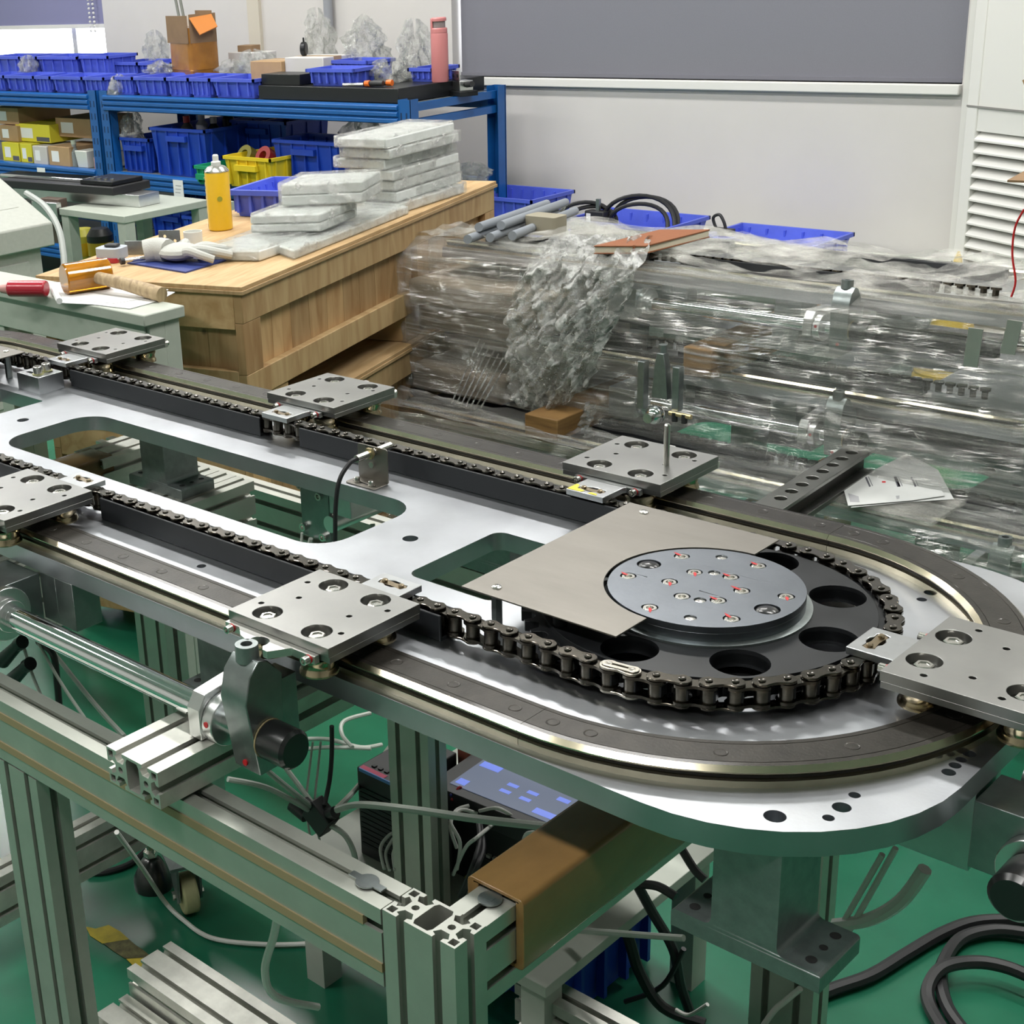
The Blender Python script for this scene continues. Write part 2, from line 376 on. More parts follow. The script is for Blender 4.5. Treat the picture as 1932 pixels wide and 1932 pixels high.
def window(n, Wn, blind_z, blind_mat, pane_mat, mull):
    a, b, c, d = Wn
    e = empty('window_%d' % n, (0, 0, 0)); e['kind'] = 'structure'
    MB().prism([(a, c), (b, c), (b, d), (a, d)], 0, 0.05, [[(a+.045, c+.045), (b-.045, c+.045), (b-.045, d-.045), (a+.045, d-.045)]],
               M=frame((0, WY+.15, 0), (1, 0, 0), (0, 0, 1), (0, 1, 0))).build('window_frame', wall_w, e)
    for x in mull: MB().box(x-.02, x+.02, WY+.15, WY+.19, c, d).build('mullion', wall_w, e)
    xs = [a+.045]+[x for x in mull]+[b-.045]
    for i in range(len(xs)-1):
        MB().box(xs[i]+.02, xs[i+1]-.02, WY+.17, WY+.176, c+.045, d-.045).build('pane', pane_mat, e)
    MB().box(a-.0, b+.0, WY-.025, WY+.15, c-.035, c).build('window_sill', wall_w, e, 0.004)
    bl = MB().box(a+.012, b-.02, WY+.05, WY+.054, blind_z, d-.02).build('roller_blind', blind_mat, e)
    MB().box(a+.012, b-.02, WY+.042, WY+.062, blind_z-.022, blind_z).build('blind_bar', wall_w if n == 2 else blind_mat, bl)
    return e
w1 = window(1, W1, 1.045, blind_m, glass_day, [-2.5])
w2 = window(2, W2, 1.285, blind_l, glass_day, [-6.72])
for dx in (-6.37, -6.33):
    mbc = MB()
    for k in range(26): mbc.sphere((dx, WY+.02, 1.25+k*.024), .008, 6, 4)
    mbc.build('bead_chain', wall_w, w2)
# shallow wall ribs and a conduit
struct('trim_1', MB().box(-4.985, -4.90, WY-.02, WY, 0, CEIL), mat('cream trim', (0.60, 0.55, 0.46), 0.7))
struct('trim_2', MB().box(-1.375, -1.34, WY-.012, WY, 0, CEIL), wall_w)
cb = MB(); cb.cyl((-4.40, WY-.03, 1.25), (-4.40, WY-.03, CEIL), .022, n=12)
tag(cb.build('wall_conduit', mat('grey conduit', (0.30, 0.31, 0.34), 0.4)), 'thin grey pipe running up the white wall behind the blue rack', 'pipe')
# louvred door leaf standing ajar at the right
dl = empty('door_1', (-1.325, WY-.02, 0), radians(-27)); dl['kind'] = 'structure'
DW = 0.95
MB().box(0, .05, -.035, 0, 0.05, 2.3).build('door_stile', wall_w, dl, .003)
MB().box(DW-.05, DW, -.035, 0, 0.05, 2.3).build('door_stile', wall_w, dl, .003)
MB().box(.05, DW-.05, -.03, -.005, 0.885, 2.3).build('door_panel', wall_w, dl)
MB().box(.0, DW, -.037, -.034, 0.962, .968).build('door_seam', mat('seam shadow gap', (.25, .24, .23), .8), dl)
MB().box(.05, DW-.05, -.03, -.005, 0.05, 0.12).build('door_rail', wall_w, dl)
MB().box(.05, DW-.05, -.006, -.002, 0.12, 0.89).build('door_backing', mat('louvre back', (.30, .27, .25), .8), dl)
for k in range(19):
    z = 0.13+k*0.0402
    MB().add([(.05, -.008, z+.030), (DW-.05, -.008, z+.030), (DW-.05, -.036, z+.004), (.05, -.036, z+.004),
              (.05, -.008, z+.024), (DW-.05, -.008, z+.024), (DW-.05, -.036, z-.002), (.05, -.036, z-.002)],
             [(0, 3, 2, 1), (4, 5, 6, 7), (3, 7, 6, 2), (0, 1, 5, 4), (0, 4, 7, 3), (1, 2, 6, 5)]).build('louvre_slat', wall_w, dl)
# ceiling lamps
for i, (x, y) in enumerate(LAMPS):
    r = ceiling_lamp_light(x, y)
    e = empty('ceiling_lamp', (x, y, CEIL), 0, 'white ceiling tube lamp outside the view', 'lamp', 'ceiling lamps over the workshop')
    MB().box(-.62, .62, -.13, .13, -.05, 0).build('lamp_housing', wall_w, e)
    MB().box(-.60, .60, -.11, .11, -.062, -.05).build('lamp_diffuser', lamp_em, e)
    r.parent = e; r.location = (0, 0, -.07)

# ------------------------------------------------------------------ aluminium profiles
def prof45(nx, ny, tslot=True):
    """outline of an extruded profile of nx x ny modules of 45 mm with T slots, centred on 0"""
    m5, o, c, d0, d1 = .045, .005, .0095, .0045, .0135
    W, H = nx*m5/2, ny*m5/2
    def side(n, L):
        pts = []
        for k in range(n):
            s = -n*m5/2+(k+.5)*m5
            pts += [(s-o, 0), (s-o, d0), (s-c, d0+.002), (s-c*.55, d1), (s+c*.55, d1), (s+c, d0+.002), (s+o, d0), (s+o, 0)]
        return pts
    out = [(-W, -H)]+[(a, -H+b) for a, b in side(nx, W)]
    out += [(W, -H)]+[(W-b, a) for a, b in side(ny, H)]
    out += [(W, H)]+[(-a, H-b) for a, b in side(nx, W)]
    out += [(-W, H)]+[(-W+b, -a) for a, b in side(ny, H)]
    holes = []
    for i in range(nx):
        for j in range(ny):
            cx, cy = -W+(i+.5)*m5, -H+(j+.5)*m5
            holes.append(circ(cx, cy, .0042, 8))
    for sx in (-1, 1):
        for sy in (-1, 1):
            a, b = sx*(W-.0068), sy*(H-.0068)
            holes.append([(a-.0042, b-.0042), (a+.0042, b-.0042), (a+.0042, b+.0042), (a-.0042, b+.0042)])
    if nx == 2:
        h = H-.0035
        holes.append([(-.0085, -h), (.0085, -h), (.0112, -h*.75), (.0112, h*.75), (.0085, h), (-.0085, h), (-.0112, h*.75), (-.0112, -h*.75)])
    return out, holes
PROF = {k: prof45(*k) for k in ((2, 1), (1, 2), (2, 2))}
_pm = {}
def profile(kind, length, mt, parent, M, name):
    """extruded bar along local z"""
    key = (kind, round(length, 4), mt.name, name)
    if key not in _pm:
        o, h = PROF[kind]; _pm[key] = MB().prism(o, 0, length, h).mesh(name, mt)
    ob = bpy.data.objects.new(name, _pm[key]); COL.objects.link(ob)
    ob.parent = parent; ob.matrix_local = M
    return ob
def along_x(x, y, z): return frame((x, y, z), (0, 1, 0), (0, 0, 1), (1, 0, 0))
def along_y(x, y, z): return frame((x, y, z), (1, 0, 0), (0, 0, 1), (0, -1, 0))     # runs towards -y
def up_z(x, y, z): return T(x, y, z)

# ------------------------------------------------------------------ machine frame
PZ = .845; BZ = .714
fr = empty('machine_frame', (-.88, 0, 0), 0, 'anodised aluminium profile frame carrying the oval chain conveyor', 'frame')
fr.matrix_world = T(-.88, 0, 0)
def FM(M): return T(.88, 0, 0) @ M
def fprof(kind, L, M, name, mt=profile_alu): return profile(kind, L, mt, fr, FM(M), name)
# corner post at the right, long beam, legs
fprof((2, 1), BZ-.06, up_z(-.0045, -.4565, .06), 'post')
bm_ = fprof((1, 2), 1.90, along_x(-1.952, -.4565, BZ-.0465), 'beam')
for dz in (.0225, -.0225):
    MB().box(-1.94, -.075 if dz > 0 else -.052, -.4805, -.4745, BZ-.0465+dz-.0052, BZ-.0465+dz+.0052).build('slot_strip', slot_tan, bm_).matrix_parent_inverse = along_x(-1.952, -.4565, BZ-.0465).inverted()
fprof((2, 1), .56, up_z(-.692, -.4565, .06), 'post')
fprof((2, 1), .56, up_z(-1.82, -.4565, .06), 'post')
fprof((2, 1), .60, up_z(.012, .2325, .10), 'post')
pm_ = at(772, 1500, y=.0); fprof((2, 1), .66, T(pm_.x, .02, .03) @ Matrix.Diagonal((.84, .84, 1, 1)), 'post')
fprof((2, 1), .60, up_z(-1.242, .1775, .06), 'post')
# cross beams towards the wall
fprof((1, 2), .68, along_y(.0175, .246, BZ-.0465), 'cross_beam')
fprof((1, 2), .70, along_y(-1.155-.0465, .30, .654), 'cross_beam')
fprof((1, 2), .70, along_y(-1.155+.0005, .30, .654), 'cross_beam')
fprof((1, 2), .70, along_y(-1.155+.0475, .30, .654), 'cross_beam')
fprof((1, 2), 1.70, along_x(-1.75, .455, .565), 'beam')
# ties close to the floor
fprof((1, 2), .55, along_x(-.29, .045, .155), 'floor_beam', profile_old)
fprof((1, 2), .56, along_y(-1.085, .155, .16), 'floor_beam', profile_old)
# milled notch and fasteners on the post heads
for (x, y) in ((-.09, -.4565), (.018, -.40)):
    mbx = MB(); mbx.cyl((x, y, BZ), (x, y, BZ+.0015), .012, n=16); mbx.box(x-.022 if x < 0 else x-.004, x+.022 if x < 0 else x+.004, y-.004, y+.004, BZ, BZ+.0017)
    mbx.build('fastener', cast_grey, fr).matrix_parent_inverse = T(.88, 0, 0)
def caster(x, y, rz, parent, r=.037):
    e = empty('caster', (0, 0, 0)); e.parent = parent; e.matrix_local = FM(T(x, y, 0) @ RZ(rz))
    mbw = MB(); mbw.lathe([(r*.45, -.014), (r, -.014), (r, .014), (r*.45, .014)], frame((0, 0, r), (1, 0, 0), (0, 0, 1), (0, -1, 0)), 24); mbw.build('wheel', nylon_w, e, .004)
    for s in (-1, 1):
        MB().prism([(-.02, .03), (.012, .0), (.02, .006), (.03, .085), (-.03, .085)], s*.018, s*.022, M=frame((0, 0, r-.01), (1, 0, 0), (0, 0, 1), (0, -1, 0))).build('fork', galv, e)
    MB().cyl((0, -.028, r), (0, .028, r), .008, n=8).build('axle', zinc, e)
    MB().box(-.04, .04, -.035, .035, r+.074, r+.08).build('mount_plate', galv, e)
    return e
caster(-.994, -.005, radians(-25), fr)
ft = MB(); ft.lathe([(.036, 0), (.036, .018), (.028, .035), (.018, .055), (.010, .06)], T(-1.10, .0, 0), 20); ft.build('levelling_foot', black_rub, fr).matrix_parent_inverse = T(.88, 0, 0)
ft = MB(); ft.cyl((-1.10, 0, .055), (-1.10, 0, .13), .007, n=10); ft.lathe([(.013, .064), (.013, .074)], T(-1.10, 0, 0), 6); ft.build('foot_screw', zinc, fr).matrix_parent_inverse = T(.88, 0, 0)
p = at(165, 1150, z=0)
c2 = caster(p.x, p.y, radians(30), fr, .05)

# ------------------------------------------------------------------ conveyor: plate, rails, chain guides, brackets
PL0, PL1, PW = -2.116, .344, .342
XC = -.886
def plate_mb(left=None):
    R = .2
    out = rrect(PL0, PL1, -PW, PW, R, 10)
    if left is not None: out = arc(PL1-R, PW-R, R, 0, pi/2, 10)+[(left, PW), (left, -PW)]+arc(PL1-R, -PW+R, R, 1.5*pi, 2*pi, 10)
    holes = [rrect(-.362, -.225, -.0905, .0905, .016), rrect(-1.268, -.503, -.0975, .0975, .05, 7),
             rrect(-1.547, -1.405, -.0905, .0905, .004, 2)]
    for x, y, r in ((-1.3364, 0, .0105), (-.436, 0, .0105), (.2445, -.2866, .0098), (.2807, -.2372, .0082), (.28, -.2597, .0052), (.28, -.212, .0052),
                    (.3252, -.1237, .0062), (.3245, -.1088, .0055), (.3257, -.0808, .0062), (.3245, -.0955, .005), (.1483, .2147, .0055), (.148, .2386, .0075), (-.5864, -.2327, .0062), (-1.19, -.2327, .0062),
                    (.2445, .2866, .0098), (.2807, .2372, .0082)):
        holes.append(circ(x, y, r, 20))
    if left is not None: holes = [h for h in holes if min(q[0] for q in h) > left+.03]
    return MB().prism(out, PZ-.025, PZ, holes)
plate_me = None
def make_conveyor(label, loc, simple=False, group=None, left=None):
    global plate_me
    e = empty('conveyor_table' if not simple else 'spare_conveyor', loc, 0, label, 'conveyor', group)
    pl = plate_mb(left).build('base_plate', alu_plate, e, .0012)
    # threads seen in the big holes
    # guide rails
    hw = .022
    prof = [(-.026, 0), (-.026, .0070), (-.0225, .0085), (-.0225, .0110), (-.0270, .0150), (-.0270, .0162), (-.0221, .0208), (-.0165, .0210), (-.0160, .0203), (-.0155, .0210),
            (.0155, .0210), (.0160, .0203), (.0165, .0210), (.0221, .0208), (.0270, .0162), (.0270, .0150), (.0225, .0110), (.0225, .0085), (.026, .0070), (.026, 0)]
    gold = {0, 1, 4, 5, 13, 14, 17, 18}
    def sweep(pts, name):
        """pts: list of (centre xy, normal xy)"""
        mb = MB(); n = len(prof)
        vs = [(c[0]+nn[0]*q[0], c[1]+nn[1]*q[0], PZ+q[1]) for c, nn in pts for q in prof]
        for k in range(len(pts)-1):
            for i in range(n-1):
                mb.F.append((k*n+i, k*n+i+1, (k+1)*n+i+1, (k+1)*n+i)); mb.M.append(1 if i in gold else 0)
        mb.V = vs
        mb.F.append(tuple(range(n))[::-1]); mb.M.append(0); mb.F.append(tuple(range((len(pts)-1)*n, len(pts)*n))); mb.M.append(0)
        return mb.build(name, [rail_top, rail_edge], e, smooth=20)
    R = .306
    def straight(y, x0, x1):
        s = -1 if y < 0 else 1
        return sweep([((x0, y), (0, s)), ((x1, y), (0, s))] if s < 0 else [((x1, y), (0, s)), ((x0, y), (0, s))], 'guide_rail')
    def curve(cx, a0, a1):
        N = 40
        return sweep([((cx+R*cos(a0+(a1-a0)*k/N), R*sin(a0+(a1-a0)*k/N)), (cos(a0+(a1-a0)*k/N), sin(a0+(a1-a0)*k/N))) for k in range(N+1)], 'curved_rail')
    segs = []
    for y in (-R, R): segs += [(straight(y, XC+.0005, -.0005), [(-.0237-.0785*k, y) for k in range(11)]), (straight(y, -1.7715 if left is None else left+.005, XC-.0005), [(-1.7485+.0785*k, y) for k in range(11)])]
    ang = [86, 78.5, 56, 33.5, 11, -11, -33.5, -56, -78.5, -86]
    segs += [(curve(0, radians(-90), radians(90)), [(R*cos(radians(a)), R*sin(radians(a))) for a in ang]),
             (curve(-1.772, radians(90), radians(270)), [(-1.772-R*cos(radians(a)), R*sin(radians(a))) for a in ang])][:None if left is None else 1]
    plug = MB().lathe([(.0050, -.0012), (.0052, .0001), (.0066, .0004), (.0070, .00005)], None, 16).mesh('rail_plug', rail_top)
    if not simple:
        for o, pts in segs:
            for x, y in pts:
                q = bpy.data.objects.new('rail_plug', plug); COL.objects.link(q); q.parent = o; q.location = (x, y, PZ+.021)
    # chain guide channels
    def guide(x0, x1, s):
        mb = MB()
        prf = [(.1810, 0), (.2085, 0), (.2085, .0315), (.2052, .0315), (.2052, .004), (.1843, .004), (.1843, .0315), (.1810, .0315)]
        mb.prism([(a*s, b) for a, b in prf], 0, x1-x0, M=frame((x0, 0, PZ), (0, 1, 0), (0, 0, 1), (1, 0, 0)))
        mb.build('chain_guide', black_bar, e, .0012)
    guide(-1.445, -.9236, 1); guide(-.8316, -.20, 1); guide(-1.57 if left is None else -1.45, -.9236, -1); guide(-.8316, -.205, -1)
    # Z brackets under the plate
    zb = MB()
    zb.prism([(-.074, 0), (.074, 0), (.074, .0155)]+arc(.0705, .0155, .0035, 0, pi/2, 3)+[(.0405, .019)]+arc(.0405, .027, .008, -pi/2, -pi, 4)+[(.0325, .121), (-.0325, .121)]
             + arc(-.0405, .027, .008, 0, -pi/2, 4)+[(-.0705, .019), (-.074, .0155)], -.037, .037, M=frame((0, 0, 0), (1, 0, 0), (0, 0, 1), (0, -1, 0)))
    zbm = zb.mesh('support_bracket', galv)
    hbm = [MB().lathe([(.0001, .0), (rr_, .0)], None, 12, cap=False).mesh('bolt_hole', mat('dark hole', (.012, .012, .012), .7)) for rr_ in (.0052, .004)]
    for x, y in ((.2295, -.2668), (.2295, .2668), (-.486, -.2668), (-.486, .2668), (-1.1865, .194), (-1.286, -.2668), (-2.0, .2668), (-2.0, -.2668))[:8 if left is None else 6]:
        q = bpy.data.objects.new('support_bracket', zbm); COL.objects.link(q); q.parent = e; q.location = (x, y, .699); bev(q, .0008)
        for sx in ((-1, 1) if not simple else ()):
            for dy in (-.022, .0, .022):
                h = bpy.data.objects.new('bolt_hole', hbm[0 if dy else 1]); COL.objects.link(h); h.parent = q; h.location = (sx*.058, dy, .0194)
    # guide shaft at the front with clamp, lever and bumper
    SY, SZ = -.405, .782
    def shaft_set(M, withlever=True, x0=-.800, x1=-.255):
        def bld(mb, name, mt, par=e, bevel=0.0):
            o = mb.build(name, mt, par, bevel); o.matrix_local = M; return o
        bld(MB().cyl((x0, SY, SZ), (x1, SY, SZ), .0155, n=32), 'guide_shaft', chrome)
        b = MB(); b.prism([(-.342, .751), (-.342, .8195), (-.30, .8195), (-.30, .751)], -.762, -.723, M=AX()); b.box(-.797, -.7625, -.3415, -.30, .751, .8195); b.box(-.872, -.797, -.449, -.3425, .747, .8169)
        bld(b, 'shaft_bracket', cast_grey, e, .001)
        bld(MB().lathe([(.016, 0), (.0365, 0), (.0365, .012), (.016, .012)], frame((-.797, SY, SZ), (0, 1, 0), (0, 0, 1), (1, 0, 0)), 32).lathe([(.016, .012), (.022, .012), (.022, .022), (.016, .022)], frame((-.797, SY, SZ), (0, 1, 0), (0, 0, 1), (1, 0, 0)), 32), 'shaft_flange', alu_bright, e, .0008)
        if not withlever: return
        # clamp block on the cross profile
        b = MB(); b.prism([(-.436, .7635), (-.436, .80), (-.425, .816), (-.37, .822), (-.33, .822), (-.33, .7635)], -.379, -.3585, [circ(SY, SZ, .0156, 24)], M=AX()); bld(b, 'shaft_clamp', alu_bright, e, .001)
        bld(MB().lathe([(.0156, 0), (.030, 0), (.030, .016), (.0156, .016)], frame((-.358, SY, SZ), (0, 1, 0), (0, 0, 1), (1, 0, 0)), 32).box(-.358, -.342, SY-.0012, SY+.0012, SZ-.0305, SZ-.0155), 'shaft_collar', alu_bright, e, .0012)
        bld(MB().cyl((-.350, SY-.024, SZ+.004), (-.350, SY-.0302, SZ+.004), .0035, n=12), 'collar_screw', red_paint)
        b = MB(); b.prism([(-.4255, .862), (-.4335, .832), (-.4205, .742), (-.3928, .7425), (-.3822, .786), (-.379, .851), (-.398, .872), (-.4115, .876)], -.322, -.281, [circ(SY, SZ, .0156, 24)], M=AX()); lv = bld(b, 'stop_lever', cast_grey, e, .0012)
        b = MB(); b.box(-.318, -.284, -.381, -.356, .77, .842); bld(b, 'lever_block', cast_grey, e, .001)
        ob = bld(MB().lathe([(.0065, .019), (.0125, .019), (.0130, .0), (.0065, .0), (.0065, .019)], T(-.302, -.408, .8705), 24, cap=False), 'lever_bushing', galv)
        bld(MB().lathe([(.0001, .014), (.0064, .014)], T(-.302, -.408, .8705), 16, cap=False), 'bushing_bore', black_pl)
        bld(MB().lathe([(.0001, 0), (.0215, 0), (.0225, .004), (.0225, .038), (.019, .042), (.0001, .042)], frame((-.2805, SY, SZ), (0, 1, 0), (0, 0, 1), (1, 0, 0)), 28, cap=False), 'bumper', black_rub)
        bld(MB().lathe([(.0160, -.001), (.0228, -.001), (.0228, .001), (.0160, .001)], frame((-.2795, SY, SZ), (0, 1, 0), (0, 0, 1), (1, 0, 0)), 20), 'bumper_seal', slot_tan)
        bld(MB().cyl((-.302, -.4225, .752), (-.302, -.4240, .752), .0035, n=12), 'lever_screw', red_paint)
    shaft_set(ID)
    # the same stop on the round end, turned a quarter
    MQ = T(.0, 0, 0) @ RZ(radians(90))
    MR = frame((.002+.0, -.11+.797, 0), (0, -1, 0), (1, 0, 0), (0, 0, 1))
    def end_stop():
        x = .407
        MB().box(.345, .46, -.11, -.05, .747, .817).build('end_bracket', cast_grey, e, .001)
        MB().box(.27, .343, -.10, -.045, .735, .8195).build('end_mount', alu_block, e, .001)
        MB().lathe([(.001, 0), (.034, 0), (.034, .014), (.001, .014)], frame((x, -.111, .772), (1, 0, 0), (0, 0, 1), (0, -1, 0)), 28).build('end_flange', alu_bright, e, .001)
        MB().lathe([(.0001, 0), (.0225, 0), (.0235, .004), (.0235, .040), (.019, .045), (.0001, .045)], frame((x, -.126, .772), (1, 0, 0), (0, 0, 1), (0, -1, 0)), 28, cap=False).build('bumper', black_rub, e)
        MB().cyl((.36, -.03, .812), (.40, -.03, .812), .012, n=16).build('end_pin', galv, e)
    end_stop()
    return e
conv = make_conveyor('oval chain conveyor with milled aluminium base plate in the foreground', (0, 0, 0))
# cross profile that carries the shaft clamp rests on the long beam
xp = empty('cross_profile', (-.39, -.40, .7165), 0, 'short double-slot aluminium profile lying across the front beam under the shaft clamp', 'profile')
profile((2, 1), .30, profile_old, xp, T(.39, .40, -.7165) @ along_y(-.3902, -.21, .7395), 'profile_bar')

def child(mb, name, mt, parent, bevel=0.0, smooth=32):
    """build in world coordinates under a parent that is only translated"""
    o = mb.build(name, mt, parent, bevel, smooth); o.matrix_parent_inverse = Matrix.Translation(-Vector(parent.location)) if parent.parent is None else ID
    return o
# cover sheets over the sprockets
def cover(parent_label, sgn, ox, group=None):
    e = empty('cover_sheet', (ox, 0, .895), 0, parent_label, 'cover plate')
    R = .1095
    y0 = .1655; xa, xb = -.209, -.003
    a0 = math.acos(xb/R); pts = [(xb, -y0), (xb, -sqrt(R*R-xb*xb))]+arc(0, 0, R, -a0, -2*pi+a0, 40)[1:-1]+[(xb, sqrt(R*R-xb*xb)), (xb, y0), (xa, y0), (xa, -y0)]
    pts = [(sgn*a, b) for a, b in pts]
    MB().prism(pts, 0, .002).build('sheet', cover_ss, e, .0004)
    for s in (-1, 1):
        MB().lathe([(.0062, 0), (.0058, .0016), (.004, .0028), (.0015, .003), (.0012, .0018)], T(sgn*-.175, s*.145, .002), 14).build('screw', zinc, e)
        MB().lathe([(.0065, -.0495), (.0065, 0)], T(sgn*-.175, s*.145, 0), 6).build('standoff', galv, e)
        MB().lathe([(.0085, -.04), (.0085, 0)], T(sgn*-.09, s*.142, 0), 12).build('standoff', black_ox, e)
    return e
cover('brushed steel cover sheet with round cut-out beside the bolted hub disc', 1, 0)
cover('brushed steel cover sheet at the far left end of the conveyor', -1, -1.772)

# ------------------------------------------------------------------ sprockets
def sprocket(label, x0, rot):
    e = empty('drive_sprocket', (x0, 0, PZ), rot, label, 'sprocket')
    N = 48; outl = []
    for k in range(N):
        a = 2*pi*(k+.5)/N
        for da, r in ((-.38, .1865), (-.22, .1895), (-.09, .2005), (.09, .2005), (.22, .1895), (.38, .1865)):
            outl.append((r*cos(a+da*2*pi/N), r*sin(a+da*2*pi/N)))
    hl = [circ(.145*cos(k*pi/4), .145*sin(k*pi/4), .030, 32) for k in range(8)]
    MB().prism(outl, .0145, .0265, hl).build('tooth_ring', black_ox, e, .0006)
    MB().prism(circ(0, 0, .179, 96), .011, .031, hl).build('disc', black_ox, e, .0015)
    MB().lathe([(.05, .0), (.05, .011)], None, 32).build('boss', black_ox, e)
    MB().lathe([(.113, .031), (.113, .0335), (.1085, .0345)], None, 96).build('step_ring', cast_grey, e)
    bolts = [(.0855, a) for a in (79.2, 139.2, 199.2, 259.2, 319.2, 19.2)]+[(.039, a) for a in (77.2, 139, 201, 262.5, 321, 19)]
    pins = [(.0855, 109.3), (.0855, 291), (.0385, 107), (.0385, 293)]
    balls = [(.0825, 170.4), (.0825, 351)]
    pos = lambda q: (q[0]*cos(radians(q[1])-rot), q[0]*sin(radians(q[1])-rot))
    hh = [circ(*pos(q), .0090, 20) for q in bolts]+[circ(*pos(q), .0068, 16) for q in pins]+[circ(*pos(q), .0135, 24) for q in balls]
    hub = MB(); hub.prism(circ(0, 0, .1056, 96), .044, .0516, hh); hub.lathe([(.1056, .0345), (.1056, .044)], None, 96)
    hb = hub.build('hub_disc', hub_alu, e, .0006)
    bm = MB().lathe([(.0078, -.008), (.0078, -.0012), (.0070, -.0004), (.0042, -.0004), (.0036, -.0035), (.0001, -.0038)], None, 18, cap=False).mesh('socket_bolt', zinc)
    pm = MB().lathe([(.0062, -.008), (.0062, -.0018), (.0045, -.0012), (.0001, -.0018)], None, 16, cap=False).mesh('dowel_pin', zinc)
    dm = MB().lathe([(.0134, -.0045), (.0130, -.0030), (.011, -.0008), (.007, .0008), (.0001, .0014)], None, 24, cap=False).mesh('plunger', black_rub)
    for lst, me, nm in ((bolts, bm, 'socket_bolt'), (pins, pm, 'dowel_pin'), (balls, dm, 'plunger')):
        for q in lst:
            o = bpy.data.objects.new(nm, me); COL.objects.link(o); o.parent = hb; o.location = (*pos(q), .0516)
    if abs(x0) < .1:
        rr = random.Random(3)
        for k, q in enumerate(bolts):
            if k == 9: continue
            x, y = pos(q); a = rr.choice([2.6, 2.9, -1.2, -1.0]) if k > 2 else 2.8
            L = rr.uniform(.011, .017)
            P = [(.002, .0009), (L*.5, .0024), (L, .0003), (L*.6, -.0012), (.002, -.0013)]
            MB().prism([(x+a1*cos(a)-b1*sin(a), y+a1*sin(a)+b1*cos(a)) for a1, b1 in P], .0517, .0519).build('paint_mark', red_paint, hb)
    return e
sprocket('black chain sprocket with round holes and bolted steel hub disc at right', 0, 0)
sprocket('black chain sprocket under the cover sheet at far left', -1.772, radians(13))

# ------------------------------------------------------------------ roller chain
ch = empty('roller_chain', (-.886, 0, PZ), 0, 'oily dark roller chain running round both sprockets and along the guides', 'chain')
CR, CL = .1945, 1.772
TOT = 2*CL+2*pi*CR; NL = 188; P = TOT/NL
def cpos(s):
    s %= TOT
    if s < CL: return (-CL+s, -CR)
    s -= CL
    if s < pi*CR: a = -pi/2+s/CR; return (CR*cos(a), CR*sin(a))
    s -= pi*CR
    if s < CL: return (-s, CR)
    s -= CL; a = pi/2+s/CR; return (-CL+CR*cos(a), CR*sin(a))
def fig8(r, wst):
    h = P/2; pts = []
    for k in range(11):
        a = -pi/2+radians(-35)+ (pi+radians(70))*k/10; pts.append((h+r*cos(a), r*sin(a)))
    pts.append((0, wst))
    for k in range(11):
        a = pi/2+radians(-35)+(pi+radians(70))*k/10; pts.append((-h+r*cos(a), r*sin(a)))
    pts.append((0, -wst)); return pts
f8o, f8i = fig8(.0098, .0066), fig8(.0103, .0072)
def outer_link(mt, clip=False):
    mb = MB(); mb.prism(f8o, .0325, .0355); mb.prism(f8o, .0065, .0095)
    for s in (-1, 1): mb.lathe([(.0040, .005), (.0040, .0368), (.0030, .0374), (.0008, .0370)], T(s*P/2, 0, 0), 12)
    if clip: mb.prism(rrect(-.0205, .0205, -.0062, .0062, .006, 4), .0357, .0369, [rrect(-.010, .010, -.0018, .0018, .0017, 2)])
    return mb.mesh('outer_link', mt)
def inner_link():
    mb = MB(); mb.prism(f8i, .0290, .0322); mb.prism(f8i, .0098, .0130)
    for s in (-1, 1): mb.lathe([(.0076, .0132), (.0078, .0150), (.0078, .0270), (.0076, .0288)], T(s*P/2, 0, 0), 14, mi=1)
    return mb.mesh('inner_link', [chain_steel, chain_roller])
lo, lc, li = outer_link(chain_steel), outer_link(clip_steel, True), inner_link()
S0 = .006
for k in range(NL):
    a, b = cpos(S0+k*P), cpos(S0+(k+1)*P)
    me = li if k % 2 else (lc if k == 70 else lo)
    o = bpy.data.objects.new('inner_link' if k % 2 else 'outer_link', me); COL.objects.link(o); o.parent = ch
    o.location = ((a[0]+b[0])/2+.886, (a[1]+b[1])/2, 0); o.rotation_euler = (0, 0, atan2(b[1]-a[1], b[0]-a[0]))
    if k % 2 == 0: bev(o, .0006, 1)

